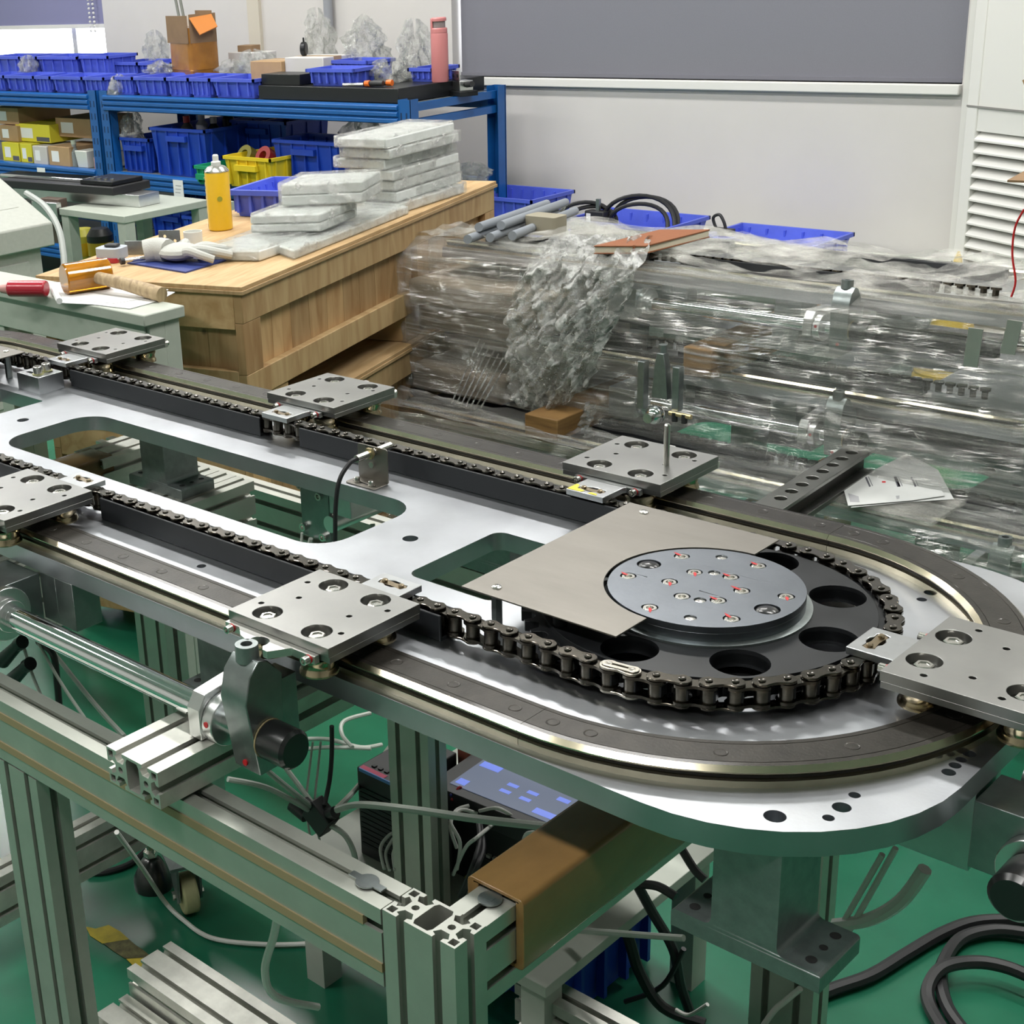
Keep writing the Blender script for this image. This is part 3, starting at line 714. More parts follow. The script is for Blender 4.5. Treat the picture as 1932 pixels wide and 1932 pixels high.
# ------------------------------------------------------------------ carriages
def make_carriage():
    e = empty('carriage', (0, 0, 0))
    cx, cy, t = .0777, .07125, .018
    bolts = [(s*.0383, .0485) for s in (-1, 1)]+[(s*.0327, -.0485) for s in (-1, 1)]
    small = [(sx*.062, sy*.036) for sx in (-1, 1) for sy in (-1, 1)]+[(.039, 0), (-.039, 0)]
    out = [(-cx, -cy), (cx, -cy), (cx, cy), (-cx, cy)]
    mb = MB(); mb.prism(out, .0072, t, [circ(x, y, .0168, 32) for x, y in bolts]+[circ(x, y, .0034, 12) for x, y in small])
    mb.prism([(-cx, -cy+.0012), (cx, -cy+.0012), (cx, cy-.0012), (-cx, cy-.0012)], 0, .0072)
    pl = mb.build('top_plate', alu_car, e, .0006)
    nm = MB(); nm.lathe([(.0105, 0), (.0105, .0012), (.0096, .0012)], None, 24); nm.lathe([(.0096, .0012), (.0096, .0062), (.0085, .0072), (.0058, .0072), (.0052, .0060), (.0001, .0060)], None, 6, cap=False)
    nmm = nm.mesh('lock_nut', zinc)
    rl = MB(); rl.lathe([(.009, 0), (.009, -.006), (.0165, -.0065), (.0215, -.0085), (.0215, -.0115), (.0195, -.0150), (.0192, -.0190), (.0195, -.0215), (.0215, -.0250), (.0215, -.0285), (.016, -.031), (.006, -.0315)], None, 28)
    rlm = rl.mesh('vee_roller', brass_roller)
    for x, y in bolts:
        o = bpy.data.objects.new('lock_nut', nmm); COL.objects.link(o); o.parent = pl; o.location = (x, y, .0072)
        o = bpy.data.objects.new('vee_roller', rlm); COL.objects.link(o); o.parent = e; o.location = (x, y, 0)
    # hook bracket on the outer side
    hk = [(-.064, .0716), (.075, .0716), (.075, .0790), (.052, .0790), (.036, .0915), (.0225, .0955)]+arc(.009, .0905, .0122, radians(20), radians(-200), 14)+[(-.0085, .1005), (-.016, .1010), (-.030, .0790), (-.064, .0790)]
    h = MB().prism(hk, -.0015, .0075).build('hook_bracket', white_steel, e, .0006)
    tb = [(-.052, -.0716), (-.052, -.0785), (-.031, -.0785), (-.0292, -.0825), (-.0292, -.1290), (.0292, -.1290), (.0292, -.0825), (.031, -.0785), (.052, -.0785), (.052, -.0716)]
    key = [(-.020, -.112), (-.017, -.118), (-.009, -.117), (-.004, -.120), (.004, -.120), (.009, -.117), (.017, -.118), (.020, -.112), (.017, -.105), (.009, -.106), (.004, -.103), (-.004, -.103), (-.009, -.106), (-.017, -.105)]
    tbo = MB().prism(tb, -.0015, .0068, [key]).build('chain_tab', alu_block, e, .0008)
    lk = MB(); lk.prism([(a, b-.112) for a, b in fig8(.0062, .0042)], .0035, .0058)
    for s in (-1, 1): lk.lathe([(.0034, -.004), (.0034, .0086), (.0026, .0092)], T(s*P/2, -.112, 0), 12)
    lk.build('link_pins', mat('bronzed pin', (0.30, 0.24, 0.16), .3, 1.0), tbo)
    sc = MB(); sc.lathe([(.0048, 0), (.0048, .008), (.0042, .0088), (.0026, .0088), (.0022, .0055), (.0001, .0055)], None, 14, cap=False); sc.lathe([(.0051, .0), (.0051, .0014), (.0049, .0014)], None, 14, mi=1, cap=False)
    scm = sc.mesh('cap_screw', [zinc, red_paint])
    for par, x, y, s in ((h, .064, .079, 1), (h, -.056, .079, 1), (tbo, .044, -.0785, -1), (tbo, -.044, -.0785, -1)):
        o = bpy.data.objects.new('cap_screw', scm); COL.objects.link(o); o.parent = par
        o.matrix_local = frame((x, y, .0030), (1, 0, 0), (0, 0, 1) if s < 0 else (0, 0, -1), (0, s, 0))
    return e
white_steel = mat('bright machined bracket', (0.70, 0.69, 0.66), 0.32, 1.0, noise=.05, scale=30)
car0 = make_carriage()
cars = [((-.287, -.306), pi, 'carriage plate hooked over the stop lever on the near rail'),
        ((-.287, .306), 0, 'carriage plate on the far rail with a thin upright rod and yellow painted tab'),
        ((-.883, .306), 0, 'carriage plate on the far rail in front of the wooden crate'),
        ((-1.479, .306), 0, 'carriage plate farthest left on the far rail below the mallet stand'),
        ((-.886, -.306), pi, 'carriage plate cut by the left edge of the photo on the near rail'),
        ((.306, 0), -pi/2, 'carriage plate at the round end of the track cut by the right edge')]
for i, ((x, y), a, lb) in enumerate(cars):
    c = car0 if i == 0 else copy_tree(car0)
    c.location = (x, y, .882); c.rotation_euler = (0, 0, a); tag(c, lb, 'carriage', 'carriages riding on the oval rail')
    if i == 1:
        ypm = MB().prism([(-.028, -.128), (-.006, -.128), (-.004, -.122), (-.018, -.119), (-.022, -.108), (-.028, -.106)], .0070, .0073).prism([(.004, -.128), (.018, -.128), (.016, -.123), (.006, -.122)], .0070, .0073).build('paint_mark', yellow_paint, c)

# ------------------------------------------------------------------ small things on the plate
sb = empty('sensor_bracket', (-.6275, .12, PZ), 0, 'bent steel bracket holding a proximity sensor beside the far chain guide', 'sensor')
MB().prism(rrect(-.0295, .0295, -.016, .014, .004, 3), .0003, .0023, [rrect(-.022, .022, -.008, -.003, .002, 3)]).build('bracket_foot', cover_ss, sb, .0005)
MB().prism(rrect(-.0295, .0295, .0005, .054, .004, 3), 0, .002, [circ(.002, .0455, .0062, 16), circ(.0, .026, .004, 12)], M=frame((0, .0155, 0), (1, 0, 0), (0, 0, 1), (0, -1, 0))).build('bracket_upright', cover_ss, sb, .0005)
for s in (-1, 1): MB().lathe([(.0055, .0023), (.0055, .0035), (.0042, .0035), (.0042, .0085), (.003, .0095)], T(s*.014, -.006, 0), 12).build('bracket_screw', zinc, sb)
sn = MB(); sn.cyl((.002, -.022, .0445), (.002, .050, .0455), .0056, n=16); sn.build('sensor_barrel', zinc, sb)
MB().lathe([(.0088, 0), (.0088, .005)], frame((.002, .0085, .0453), (1, 0, 0), (0, 0, 1), (0, -1, 0)), 6).build('sensor_nut', mat('brass nut', (.55, .45, .25), .3, 1.0), sb)
MB().lathe([(.005, 0), (.005, .003)], frame((0, .0125, .026), (1, 0, 0), (0, 0, 1), (0, -1, 0)), 6).build('spare_nut', zinc, sb)
MB().tube(spline([(.002, -.020, .0445), (.000, -.034, .041), (-.004, -.052, .020), (-.007, -.060, -.02), (-.012, -.068, -.12), (-.03, -.10, -.26), (-.05, -.14, -.36), (-.06, -.18, -.42)]), .0033, 8).build('sensor_cable', cable_blk, sb)
st = empty('stop_block', (-1.48, .1385, PZ), 0, 'small aluminium block with two cap screws beside the far chain guide', 'stop block')
MB().prism([(-.035, -.0275), (.035, -.0275), (.035, .0275), (-.035, .0275)], .0, .032, [rrect(-.024, .024, -.016, -.007, .0045, 4), rrect(-.024, .024, .007, .016, .0045, 4)]).build('block', alu_block, st, .0008)
for k, y in enumerate((-.0115, .0115)):
    MB().lathe([(.0085, .0322), (.0085, .046), (.0078, .047), (.0048, .047), (.0042, .040), (.0001, .040)], T(.012-.006*k, y, 0), 18, cap=False).build('cap_screw', zinc, st)
    MB().lathe([(.011, .0321), (.011, .0335), (.009, .0335)], T(.012-.006*k, y, 0), 18).build('washer', mat('yellow zinc', (.62, .60, .30), .3, 1.0), st)
q = at(1257, 877, z=.9001)
tag(MB().cyl((q.x, q.y, .9002), (q.x, q.y, .956), .0042, n=12).cyl((q.x, q.y, .956), (q.x, q.y, .958), .0042, .0030, n=12).build('probe_rod', zinc), 'thin upright steel rod standing on the far carriage plate', 'rod')

# ------------------------------------------------------------------ around and under the frame
sl = MB(); sl.prism(rrect(-.0185, .0500, .640, .7205, .006, 3), 0, .42, [rrect(-.0052, .0405, .6445, .7165, .001, 1)], M=along_y(0, .03, 0))
tag(sl.build('kraft_sleeve', kraft_tape, None, .001), 'brown taped paper sleeve wrapped round the right cross beam', 'wrapping')
q = at(213, 858, z=.72); 
sl = MB(); sl.prism(rrect(q.x-.075, q.x, .64, .72, .005, 3), 0, .33, M=along_y(0, q.y, 0))
tag(sl.build('kraft_sleeve', kraft_tape, None, .001), 'brown taped sleeve seen through the long plate opening at left', 'wrapping')
pe = empty('profile_offcut', (q.x-.037, q.y+.06, .67), 0, 'white profile end behind the taped sleeve under the plate opening', 'profile')
profile((2, 1), .18, profile_old, pe, T(0, .09, .026) @ along_y(0, 0, 0), 'profile_bar')
profile((2, 1), .18, profile_old, pe, T(0, .09, -.019) @ along_y(0, 0, 0), 'profile_bar')

# valve mount hanging under the plate
vm = empty('valve_mount', at(600, 960, z=.75), 0, 'grey mounting plate with socket screws and a small cylinder under the long opening', 'bracket')
o3 = Vector(vm.location)
MB().box(-.035, .028, -.004, .004, -.05, .068).build('mount_plate', cast_grey, vm, .001)
for x, z in ((-.028, -.035), (.016, -.042), (.012, .026), (-.03, .036)):
    MB().lathe([(.0065, 0), (.0065, .007), (.0036, .007), (.003, .003), (.0001, .003)], frame((x, -.0042, z), (1, 0, 0), (0, 0, 1), (0, -1, 0)), 14, cap=False).build('cap_screw', zinc, vm)
MB().cyl((.03, -.005, -.018), (.03, .11, -.018), .014, n=18).build('cylinder_tube', alu_bright, vm)
MB().box(.018, .075, -.002, .12, .0, .03).build('cylinder_block', alu_block, vm, .001)
MB().tube(spline([(.06, .06, -.03), (.07, .05, -.08), (.05, .03, -.14), (.05, .02, -.2)]), .004, 6).build('air_hose', tube_clear, vm)
MB().tube(spline([(-.01, -.01, -.05), (-.02, -.01, -.1), (0, 0, -.2)]), .004, 6).build('air_hose', tube_clear, vm)
MB().tube(spline([(-.03, -.01, -.045), (-.034, -.01, -.1), (-.03, 0, -.2)]), .0022, 6).build('air_hose', cable_wht, vm)

# lower shelf with the controls
SHX1, SHZ = -.19, .25
sh = empty('control_shelf', (-.575, .185, SHZ-.02), 0, 'white lower shelf board carrying the control boxes under the conveyor', 'shelf')
MB().box(-.14, .36, -.19, .25, 0, .018).build('board', white_paint, sh, .001)
for x in (-.11, .33):
    for y in (-.16, .22): MB().box(x-.02, x+.02, y-.02, y+.02, -(SHZ-.02), 0).build('leg', white_paint, sh)
def on(name, label, cat, u, v, z=SHZ-.002, rz=0.0):
    p = at(u, v, z=z); return empty(name, (p.x, p.y, z), rz, label, cat)
sv = on('servo_drive', 'black servo drive with white sockets and red printed stripe below the shaft', 'controller', 686, 1612)
MB().box(-.005, .085, 0, .13, 0, .155).build('case', black_pl, sv, .002)
for k in range(12): MB().box(0, .080, -.0015, 0, .02+k*.009, .0245+k*.009).build('cooling_rib', black_ox, sv)
for k in range(2): MB().box(.055, .078, .035+k*.035, .062+k*.035, .155, .158).build('socket', cable_wht, sv)
for k in range(2): MB().box(.060, .073, .040+k*.035, .057+k*.035, .1581, .1586).build('socket_hole', black_pl, sv)
MB().box(.0, .050, .001, .010, .155, .1556).build('printed_stripe', mat('pink print', (.6, .03, .12), .5), sv)
MB().box(.0, .08, -.0008, .001, .150, .1555).build('blue_edge', mat('blue print', (.12, .3, .7), .5), sv)
for i in range(5): MB().box(.012+i*.013, .019+i*.013, .015, .021, .155, .157).build('terminal', black_ox, sv)
s2 = empty('servo_drive', (sv.location.x+.090, sv.location.y+.003, SHZ-.002), 0, 'slim dark grey drive module with side vents next to the black servo drive', 'controller')
MB().box(.0, .045, 0, .12, 0, .135).build('case', mat('charcoal plastic', (.06, .06, .062), .5), s2, .002)
for k in range(10): MB().box(.0452, .0458, .01, .035, .02+k*.011, .026+k*.011).build('vent', black_pl, s2)
hm = on('touch_panel', 'black touch panel with lit grey blue screen lying under the plate edge', 'display', 980, 1500, .40, radians(3))
MB().prism(rrect(-.125, .115, -.055, .075, .006, 3), -.035, .0).build('bezel', black_pl, hm, .002)
MB().box(-.100, .095, -.036, .062, .0002, .0012).build('screen', screen_m, hm)
for i, (a, b, c, d) in enumerate(((-.095, -.06, .03, .045), (-.095, -.078, -.03, -.015), (-.03, -.012, .010, .018), (-.03, -.012, -.010, -.002), (.005, .023, .010, .018), (.005, .023, -.010, -.002), (.040, .075, -.028, -.014), (.05, .07, .02, .03))):
    MB().box(a, b, c, d, .0013, .0016).build('screen_key', screen_b, hm)
MB().box(-.11, .10, -.04, .06, -.151, -.035).build('panel_body', black_pl, hm)
pc = on('programmable_controller', 'black controller block with terminal row and small lamps beside the taped sleeve', 'controller', 905, 1665, .25, radians(2))
MB().prism(rrect(-.005, .15, -.01, .085, .003, 2), 0, .055).build('case', black_pl, pc, .0015)
MB().prism(rrect(.0, .145, .01, .065, .003, 2), .055, .072).build('raised_lid', mat('charcoal plastic', (.06, .06, .062), .5), pc, .0015)
for i in range(12): MB().box(.006+i*.0115, .013+i*.0115, -.006, .006, .055, .060).build('terminal', mat('terminal grey', (.35, .35, .33), .5), pc)
for i in range(5): MB().box(.08, .088, .015+i*.009, .019+i*.009, .0721, .0726).build('indicator', mat('label grey', (.25, .25, .25), .5), pc)
for k, (u, v) in enumerate(((888, 1658), (903, 1661))):
    p = at(u, v, z=.28)
    tag(MB().lathe([(.009, 0), (.009, .012), (.006, .016), (.0001, .017)], T(p.x, p.y, .27), 14, cap=False).build('yellow_plug', mat('yellow plug', (.75, .6, .02), .4)), 'small yellow plug beside the controller block, ' + ('left' if k == 0 else 'right') + ' one of two', 'plug', 'yellow plugs')
pk = on('terminal_strip', 'cream and red relay strip standing behind the middle leg', 'relay', 880, 1520, .31)
MB().box(-.015, .0, .0, .05, -.06, .10).build('red_rail', mat('copper red', (.30, .09, .06), .5), pk)
MB().box(.0, .045, .0, .05, .02, .085).build('cream_relay', mat('cream plastic', (.72, .68, .55), .5), pk, .003)
MB().lathe([(.008, 0), (.008, .02)], frame((.03, -.02, .05), (1, 0, 0), (0, 0, 1), (0, -1, 0)), 12).build('yellow_cap', mat('yellow plug', (.75, .6, .02), .4), pk)

def wire(name, label, pts, r, mt, cat='cable', group=None, n=8, sub=6):
    """pts: (u, v, y) pixel with the y plane it hangs in, or (u, v, 'z', z)"""
    W = [at(p[0], p[1], z=p[3]) if len(p) == 4 else at(p[0], p[1], y=p[2]) for p in pts]
    return tag(MB().tube(spline(W, sub), r, n).build(name, mt), label, cat, group)
YB = -.05
fx, fy = 605, 1540
fit = empty('air_fitting', at(fx, fy, y=YB), 0, 'black plastic push-in air manifold where the milky tubes meet', 'fitting')
MB().box(-.022, .022, -.012, .012, -.02, .02, M=RYm(radians(35))).build('body', black_pl, fit, .002)
MB().cyl((-.035, 0, .01), (-.01, 0, 0), .010, n=14).build('port', black_pl, fit)
MB().cyl((.01, 0, .005), (.032, 0, .02), .009, n=14).build('port', black_pl, fit)
MB().cyl((-.06, 0, -.004), (-.03, 0, -.012), .011, n=14).build('port', black_pl, fit)
tubes = [([(450, 1400, -.2), (500, 1450, -.15), (560, 1500, -.1), (590, 1525, YB)], 'milky air tube rising steeply from the manifold to the lever'),
         ([(430, 1470, -.2), (500, 1485, -.15), (560, 1515, -.1), (585, 1530, YB)], 'milky air tube lowest of those left of the manifold'),
         ([(540, 1450, .0), (570, 1490, -.02), (600, 1530, YB)], 'milky air tube between the bumper and the manifold'),
         ([(630, 1530, YB), (670, 1490, .05), (735, 1410, .2), (760, 1370, .3)], 'milky air tube slanting up to the right in front of the servo drive'),
         ([(635, 1528, YB), (680, 1518, -.05), (780, 1528, -.1), (900, 1545, -.12), (1035, 1560, -.1)], 'thick milky air tube crossing the middle leg to the right'),
         ([(620, 1555, YB), (650, 1575, -.05), (668, 1610, -.05), (672, 1650, -.05)], 'milky air tube curling down from the manifold'),
         ([(560, 1395, .3), (620, 1395, .4), (680, 1410, .45), (720, 1405, .5)], 'pale tube lying behind the servo drive, upper of two'),
         ([(560, 1415, .3), (620, 1410, .4), (700, 1412, .45)], 'pale tube lying behind the servo drive, lower of two'),
         ([(700, 1345, .5), (650, 1360, .45), (645, 1385, .42), (665, 1410, .4)], 'pale tube bending in a loop behind the servo drive')]
for pts, lb in tubes: wire('air_tube', lb, pts, .0042 if 'thick' not in lb else .0052, tube_clear, 'tube', 'milky air tubes')
wire('sensor_lead', 'black cable hanging straight down beside the bumper', [(626, 1370, .0), (626, 1420, .0), (622, 1470, -.02), (612, 1520, YB)], .0035, cable_blk)
for i, (a, b) in enumerate(((578, 590), (594, 605))):
    wire('thin_hose', 'thin grey hose hanging in front of the servo drive, ' + ('left' if i == 0 else 'right') + ' of a pair', [(b, 1400, .0), (a+6, 1450, .0), (a, 1510, -.03), (a+4, 1560, YB), (a+10, 1590, YB)], .0018, mat('grey hose', (.45, .46, .42), .5), 'hose', 'thin grey hoses')
for i, pts in enumerate(([(862, 1600, .05), (850, 1560, .05), (860, 1530, .08), (885, 1520, .1)], [(862, 1640, .05), (868, 1590, .05), (850, 1550, .05), (870, 1528, .08), (900, 1535, .1)],
                         [(855, 1650, .05), (878, 1600, .04), (900, 1580, .04), (930, 1555, .1)], [(905, 1530, .1), (940, 1525, .1), (975, 1545, .12)], [(985, 1600, .04), (992, 1575, .05), (1008, 1570, .05)])):
    wire('white_wire', 'white wire by the controller block, ' + ['leftmost small loop', 'tall loop nearest the middle leg', 'long slanting run', 'arched run in front of the panel', 'short bend beside the sleeve'][i], pts, .0028, cable_wht, 'cable', 'white wires over the controller')
for i, pts in enumerate(([(725, 1640, .0), (718, 1600, .02), (735, 1575, .04), (750, 1570, .05)], [(735, 1642, .0), (728, 1610, .02), (742, 1582, .04)], [(745, 1642, .0), (742, 1610, .02), (752, 1590, .04)])):
    wire('white_wire', 'white wire loop between servo drive and middle leg, ' + ['leftmost', 'middle', 'rightmost'][i], pts, .0026, cable_wht, 'cable', 'white wires by the middle leg')
for i, pts in enumerate(([(868, 1690, .0), (890, 1640, .0), (905, 1590, .04), (902, 1545, .08)], [(872, 1690, .0), (898, 1640, .0), (912, 1600, .04), (905, 1550, .08)])):
    wire('black_lead', 'black cable tied in front of the controller block, ' + ['left', 'right'][i] + ' of the pair', pts, .0040, cable_blk, 'cable', 'black leads by the controller')
for i, (pts, c) in enumerate((([(852, 1510, .1), (868, 1485, .12), (880, 1510, .12), (870, 1530, .1)], (.4, .02, .03)), ([(850, 1500, .1), (870, 1495, .12), (884, 1520, .12)], (.03, .05, .4)))):
    wire('loop_wire', ('red' if i == 0 else 'blue') + ' wire loop beside the touch panel', pts, .0022, mat('wire%d' % i, c, .4))
wire('black_lead', 'black cable hanging in a loop behind the chrome shaft at left', [(72, 1210, -.1), (100, 1235, -.1), (108, 1290, -.1), (112, 1335, -.1)], .006, cable_blk)
for i, (u, v) in enumerate(((25, 1230), (40, 1270))):
    p = at(u, v, y=-.12)
    e = empty('cable_plug', p, 0, 'black round cable plug hanging at the left edge, ' + ('upper' if i == 0 else 'lower') + ' of two', 'plug', 'black cable plugs')
    MB().cyl((-.04, 0, -.03), (.02, 0, .02), .014, .010, n=14).build('plug_body', black_pl, e)
    MB().cyl((.02, 0, .02), (.035, 0, .03), .012, n=14).build('plug_ring', black_ox, e)
for i, pts in enumerate(([(35, 1185, -.1), (60, 1270, -.12), (90, 1340, -.14)], [(60, 1190, -.1), (110, 1280, -.12), (160, 1355, -.14)], [(100, 1230, .0), (180, 1330, -.05), (235, 1390, -.1)], [(260, 1290, .1), (330, 1330, .1), (420, 1380, .1)])):
    wire('air_tube', 'clear tube behind the chrome shaft at left, ' + ['thin one nearest the edge', 'thin one crossing the black loop', 'long slanting thick one', 'short thick one by the far post'][i], pts, .0030 if i < 2 else .0045, tube_clear, 'tube', 'clear tubes behind the shaft')
# white leads that run from the frame to the floor
wire('white_lead', 'long thin white cable curving down past the caster and across the floor', [(220, 1570, -.2), (270, 1640, -.1), (310, 1700, 'z', .02), (345, 1735, 'z', .006), (400, 1770, 'z', .006), (500, 1782, 'z', .006), (600, 1780, 'z', .006)], .0042, cable_wht)
wire('white_lead', 'white cable loop hanging below the long front beam', [(530, 1690, -.43), (518, 1760, -.40), (500, 1830, -.38), (520, 1880, -.36), (600, 1900, -.3)], .005, cable_wht)
wire('black_lead', 'black cable on the green floor behind the left leg', [(165, 1646, 'z', .006), (200, 1645, 'z', .006), (245, 1630, 'z', .006), (275, 1605, 'z', .006)], .006, cable_blk)
wire('floor_cable', 'thick black cable snaking from the right post across the floor', [(1420, 1930, 'z', .012), (1556, 1872, 'z', .012), (1640, 1842, 'z', .012), (1710, 1800, 'z', .012), (1780, 1760, 'z', .012), (1850, 1738, 'z', .012), (1960, 1737, 'z', .012)], .0105, cable_blk)
wire('floor_cable', 'thick black cable coiled in a loop on the floor at the right edge', [(1960, 1765, 'z', .014), (1880, 1755, 'z', .014), (1815, 1770, 'z', .014), (1783, 1810, 'z', .014), (1775, 1850, 'z', .014), (1790, 1905, 'z', .014), (1830, 1960, 'z', .014)], .0105, cable_blk)
wire('floor_cable', 'thick black cable inner turn of the coil at the right edge', [(1960, 1850, 'z', .034), (1900, 1825, 'z', .034), (1840, 1815, 'z', .034), (1780, 1825, 'z', .034), (1752, 1860, 'z', .02), (1755, 1900, 'z', .012), (1790, 1960, 'z', .012)], .0105, cable_blk)
YC = .33
for i, (pts, r) in enumerate((([(1140, 1715, .2), (1180, 1755, .2), (1205, 1830, .22), (1250, 1900, .24), (1330, 1932, .26)], .0085), ([(1200, 1665, .2), (1230, 1720, .22), (1270, 1790, .24), (1285, 1860, .26), (1310, 1932, .28)], .0075),
                              ([(1200, 1668, .2), (1240, 1672, .2), (1275, 1692, .2)], .0065), ([(1285, 1600, .2), (1310, 1640, .2), (1330, 1660, .2)], .006), ([(1290, 1790, .24), (1250, 1860, .24), (1180, 1890, .24)], .004))):
    wire('hanging_cable', 'black cable hanging behind the grey bracket, ' + ['thickest and leftmost', 'long and tied with white straps', 'short upper piece', 'short piece at the board end', 'thin one crossing the others'][i], pts, r, cable_blk, 'cable', 'black cables behind the bracket')
for i, pts in enumerate(([(1665, 1612, .1), (1620, 1690, .1), (1580, 1760, .1)], [(1690, 1600, .1), (1640, 1690, .1), (1600, 1760, .1)], [(1745, 1640, .1), (1700, 1700, .1), (1640, 1735, .1), (1575, 1745, .1)])):
    wire('air_tube', 'clear tube hanging under the round plate end at right, ' + ['left thin', 'right thin', 'wide curved'][i] + ' one', pts, .0035 if i < 2 else .008, tube_clear, 'tube', 'clear tubes under the round end')
wire('clear_strap', 'flat pale tube end pointing right above the blue crate', [(1090, 1755, .1), (1180, 1762, .1), (1290, 1770, .1)], .0045, tube_clear, 'tube')
wire('white_strap', 'knotted white cord on the post below the grey bracket', [(1510, 1865, .19), (1480, 1890, .19), (1462, 1905, .19), (1440, 1935, .19)], .004, cable_wht, 'cord')
for i, pts in enumerate(([(1275, 1905, .23), (1300, 1915, .23), (1335, 1895, .23)],)):
    wire('cable_tie', 'white cable tie round the hanging black cables', pts, .003, cable_wht, 'tie')

# open crates and offcuts on the floor
def bin_mb(L, W, H, taper=.012, wall=.004, rim=.008, ribs=6, handle=False):
    mb = MB()
    mb.tbox(-L/2, L/2, -W/2, W/2, 0, .004, 0, 0)
    o = [(-L/2, -W/2), (L/2, -W/2), (L/2, W/2), (-L/2, W/2)]
    def ring(d): return [(-L/2+d, -W/2+d), (L/2-d, -W/2+d), (L/2-d, W/2-d), (-L/2+d, W/2-d)]
    a, b, c, d = ring(taper), ring(0), ring(wall), ring(taper+wall)
    vs = [(*q, 0) for q in a]+[(*q, H) for q in b]+[(*q, H) for q in c]+[(*q, .005) for q in d]
    fs = []
    for i in range(4):
        j = (i+1) % 4
        fs += [(i, j, 4+j, 4+i), (4+i, 4+j, 8+j, 8+i), (8+i, 8+j, 12+j, 12+i)]
    fs += [(12, 13, 14, 15), (3, 2, 1, 0)]
    mb.V, mb.F, mb.M = [], [], []
    mb.add(vs, fs)
    for s in (-1, 1):
        mb.box(-L/2-rim, L/2+rim, s*W/2-(rim if s < 0 else 0), s*W/2+(rim if s > 0 else 0), H-.014, H)
        mb.box(s*L/2-(rim if s < 0 else 0), s*L/2+(rim if s > 0 else 0), -W/2-rim, W/2+rim, H-.014, H)
    for k in range(ribs):
        x = -L/2+(k+.5)*L/ribs
        for s in (-1, 1):
            y = s*(W/2); mb.box(x-.004, x+.004, y-.003-(taper*.5 if s > 0 else 0), y+.003+(taper*.5 if s < 0 else 0), .012, H-.012)
    nr = max(2, int(ribs*W/L))
    for k in range(nr):
        y = -W/2+(k+.5)*W/nr
        for s in (-1, 1):
            x = s*(L/2); mb.box(x-.003-(taper*.5 if s > 0 else 0), x+.003+(taper*.5 if s < 0 else 0), y-.004, y+.004, .012, H-.012)
    if handle:
        for s in (-1, 1):
            mb.box(-.07, .07, s*W/2-.018, s*W/2+.018, H-.06, H-.035)
    return mb
_bm = {}
def bin_at(label, loc, rz, L, W, H, mt=None, group=None, name='storage_bin', handle=False, ribs=6, cat='bin'):
    mt = mt or blue_bin; key = (L, W, H, mt.name, handle, ribs)
    if key not in _bm: _bm[key] = bin_mb(L, W, H, ribs=ribs, handle=handle, taper=min(.02, L*.06)).mesh(name, mt)
    o = bpy.data.objects.new(name, _bm[key]); COL.objects.link(o); o.location = loc; o.rotation_euler = (0, 0, rz); tag(o, label, cat, group); return o
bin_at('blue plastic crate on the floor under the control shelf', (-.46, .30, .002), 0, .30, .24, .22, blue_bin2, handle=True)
for i, (y, z) in enumerate(((-.20, .001), (-.295, .001), (-.20, .0465))):
    e = empty('profile_offcut', (-.56, y, z), 0, ['aluminium profile bar on the floor, under the other bar of the pile', 'aluminium profile bar lying nearest in the floor pile', 'aluminium profile bar on top of the floor pile'][i], 'profile', 'profile bars lying on the floor')
    profile((2, 1), .62, profile_old, e, T(-.29, 0, .0225) @ frame((0, 0, 0), (0, 1, 0), (0, 0, 1), (1, 0, 0)), 'profile_bar')
# worn tape on the floor
tp = empty('floor_tape', (0, 0, .0006), 0, 'torn yellow and black hazard tape stuck to the green floor', 'tape')
def flat(px, z=.0012, z0=.0): return [(lambda p: (p.x, p.y))(at(u, v, z=z)) for u, v in px]
for nm, px, mt in (('tape_piece', [(162, 1748), (180, 1752), (205, 1745), (228, 1758), (243, 1772), (205, 1778), (193, 1780), (170, 1765)], tape_yel),
                   ('tape_piece', [(243, 1772), (255, 1782), (270, 1792), (287, 1806), (236, 1808), (215, 1795), (195, 1780)], tape_dirt),
                   ('tape_piece', [(287, 1806), (305, 1808), (322, 1822), (318, 1830), (290, 1850), (262, 1832), (238, 1809)], tape_yel),
                   ('tape_piece', [(-5, 1615), (4, 1622), (2, 1640), (-5, 1640)], tape_yel)):
    MB().prism(flat(px), 0, .0006).build(nm, mt, tp)

# ------------------------------------------------------------------ wrapped stack of spare conveyors behind
STY = 2.04
def spare(label, zl, dx, dy=0.0):
    e = make_conveyor(label, (dx, STY+dy, zl-PZ), True, 'spare conveyors stacked under stretch film', -1.84-dx)
    # a simple dark chain laid in the near guide
    mb = MB()
    for k in range(54):
        x = -1.42+k*.0254
        mb.prism([(a+x, b-.1945) for a, b in rrect(-.011, .011, -.009, .009, .006, 2)], PZ+.030, PZ+.0355)
        mb.cyl((x-.0, -.1945, PZ+.012), (x, -.1945, PZ+.030), .0076, n=6)
    o = mb.build('chain_run', chain_steel, e); o['kind'] = 'stuff'
    return e
sp = [spare('topmost spare conveyor under the stretch film of the stack', .808, -.35),
      spare('middle spare conveyor of the wrapped stack, timber block resting on it', .568, -.35),
      spare('lower spare conveyor of the wrapped stack, paper drawing lying on it', .398, .10, -.198)]
YF = 1.555
sp[0].rotation_euler = (radians(-6), 0, 0); sp[0].location = (-.35, STY-.090, .808-PZ-.033)
def topz(y): return .846-.105*(y-1.66)
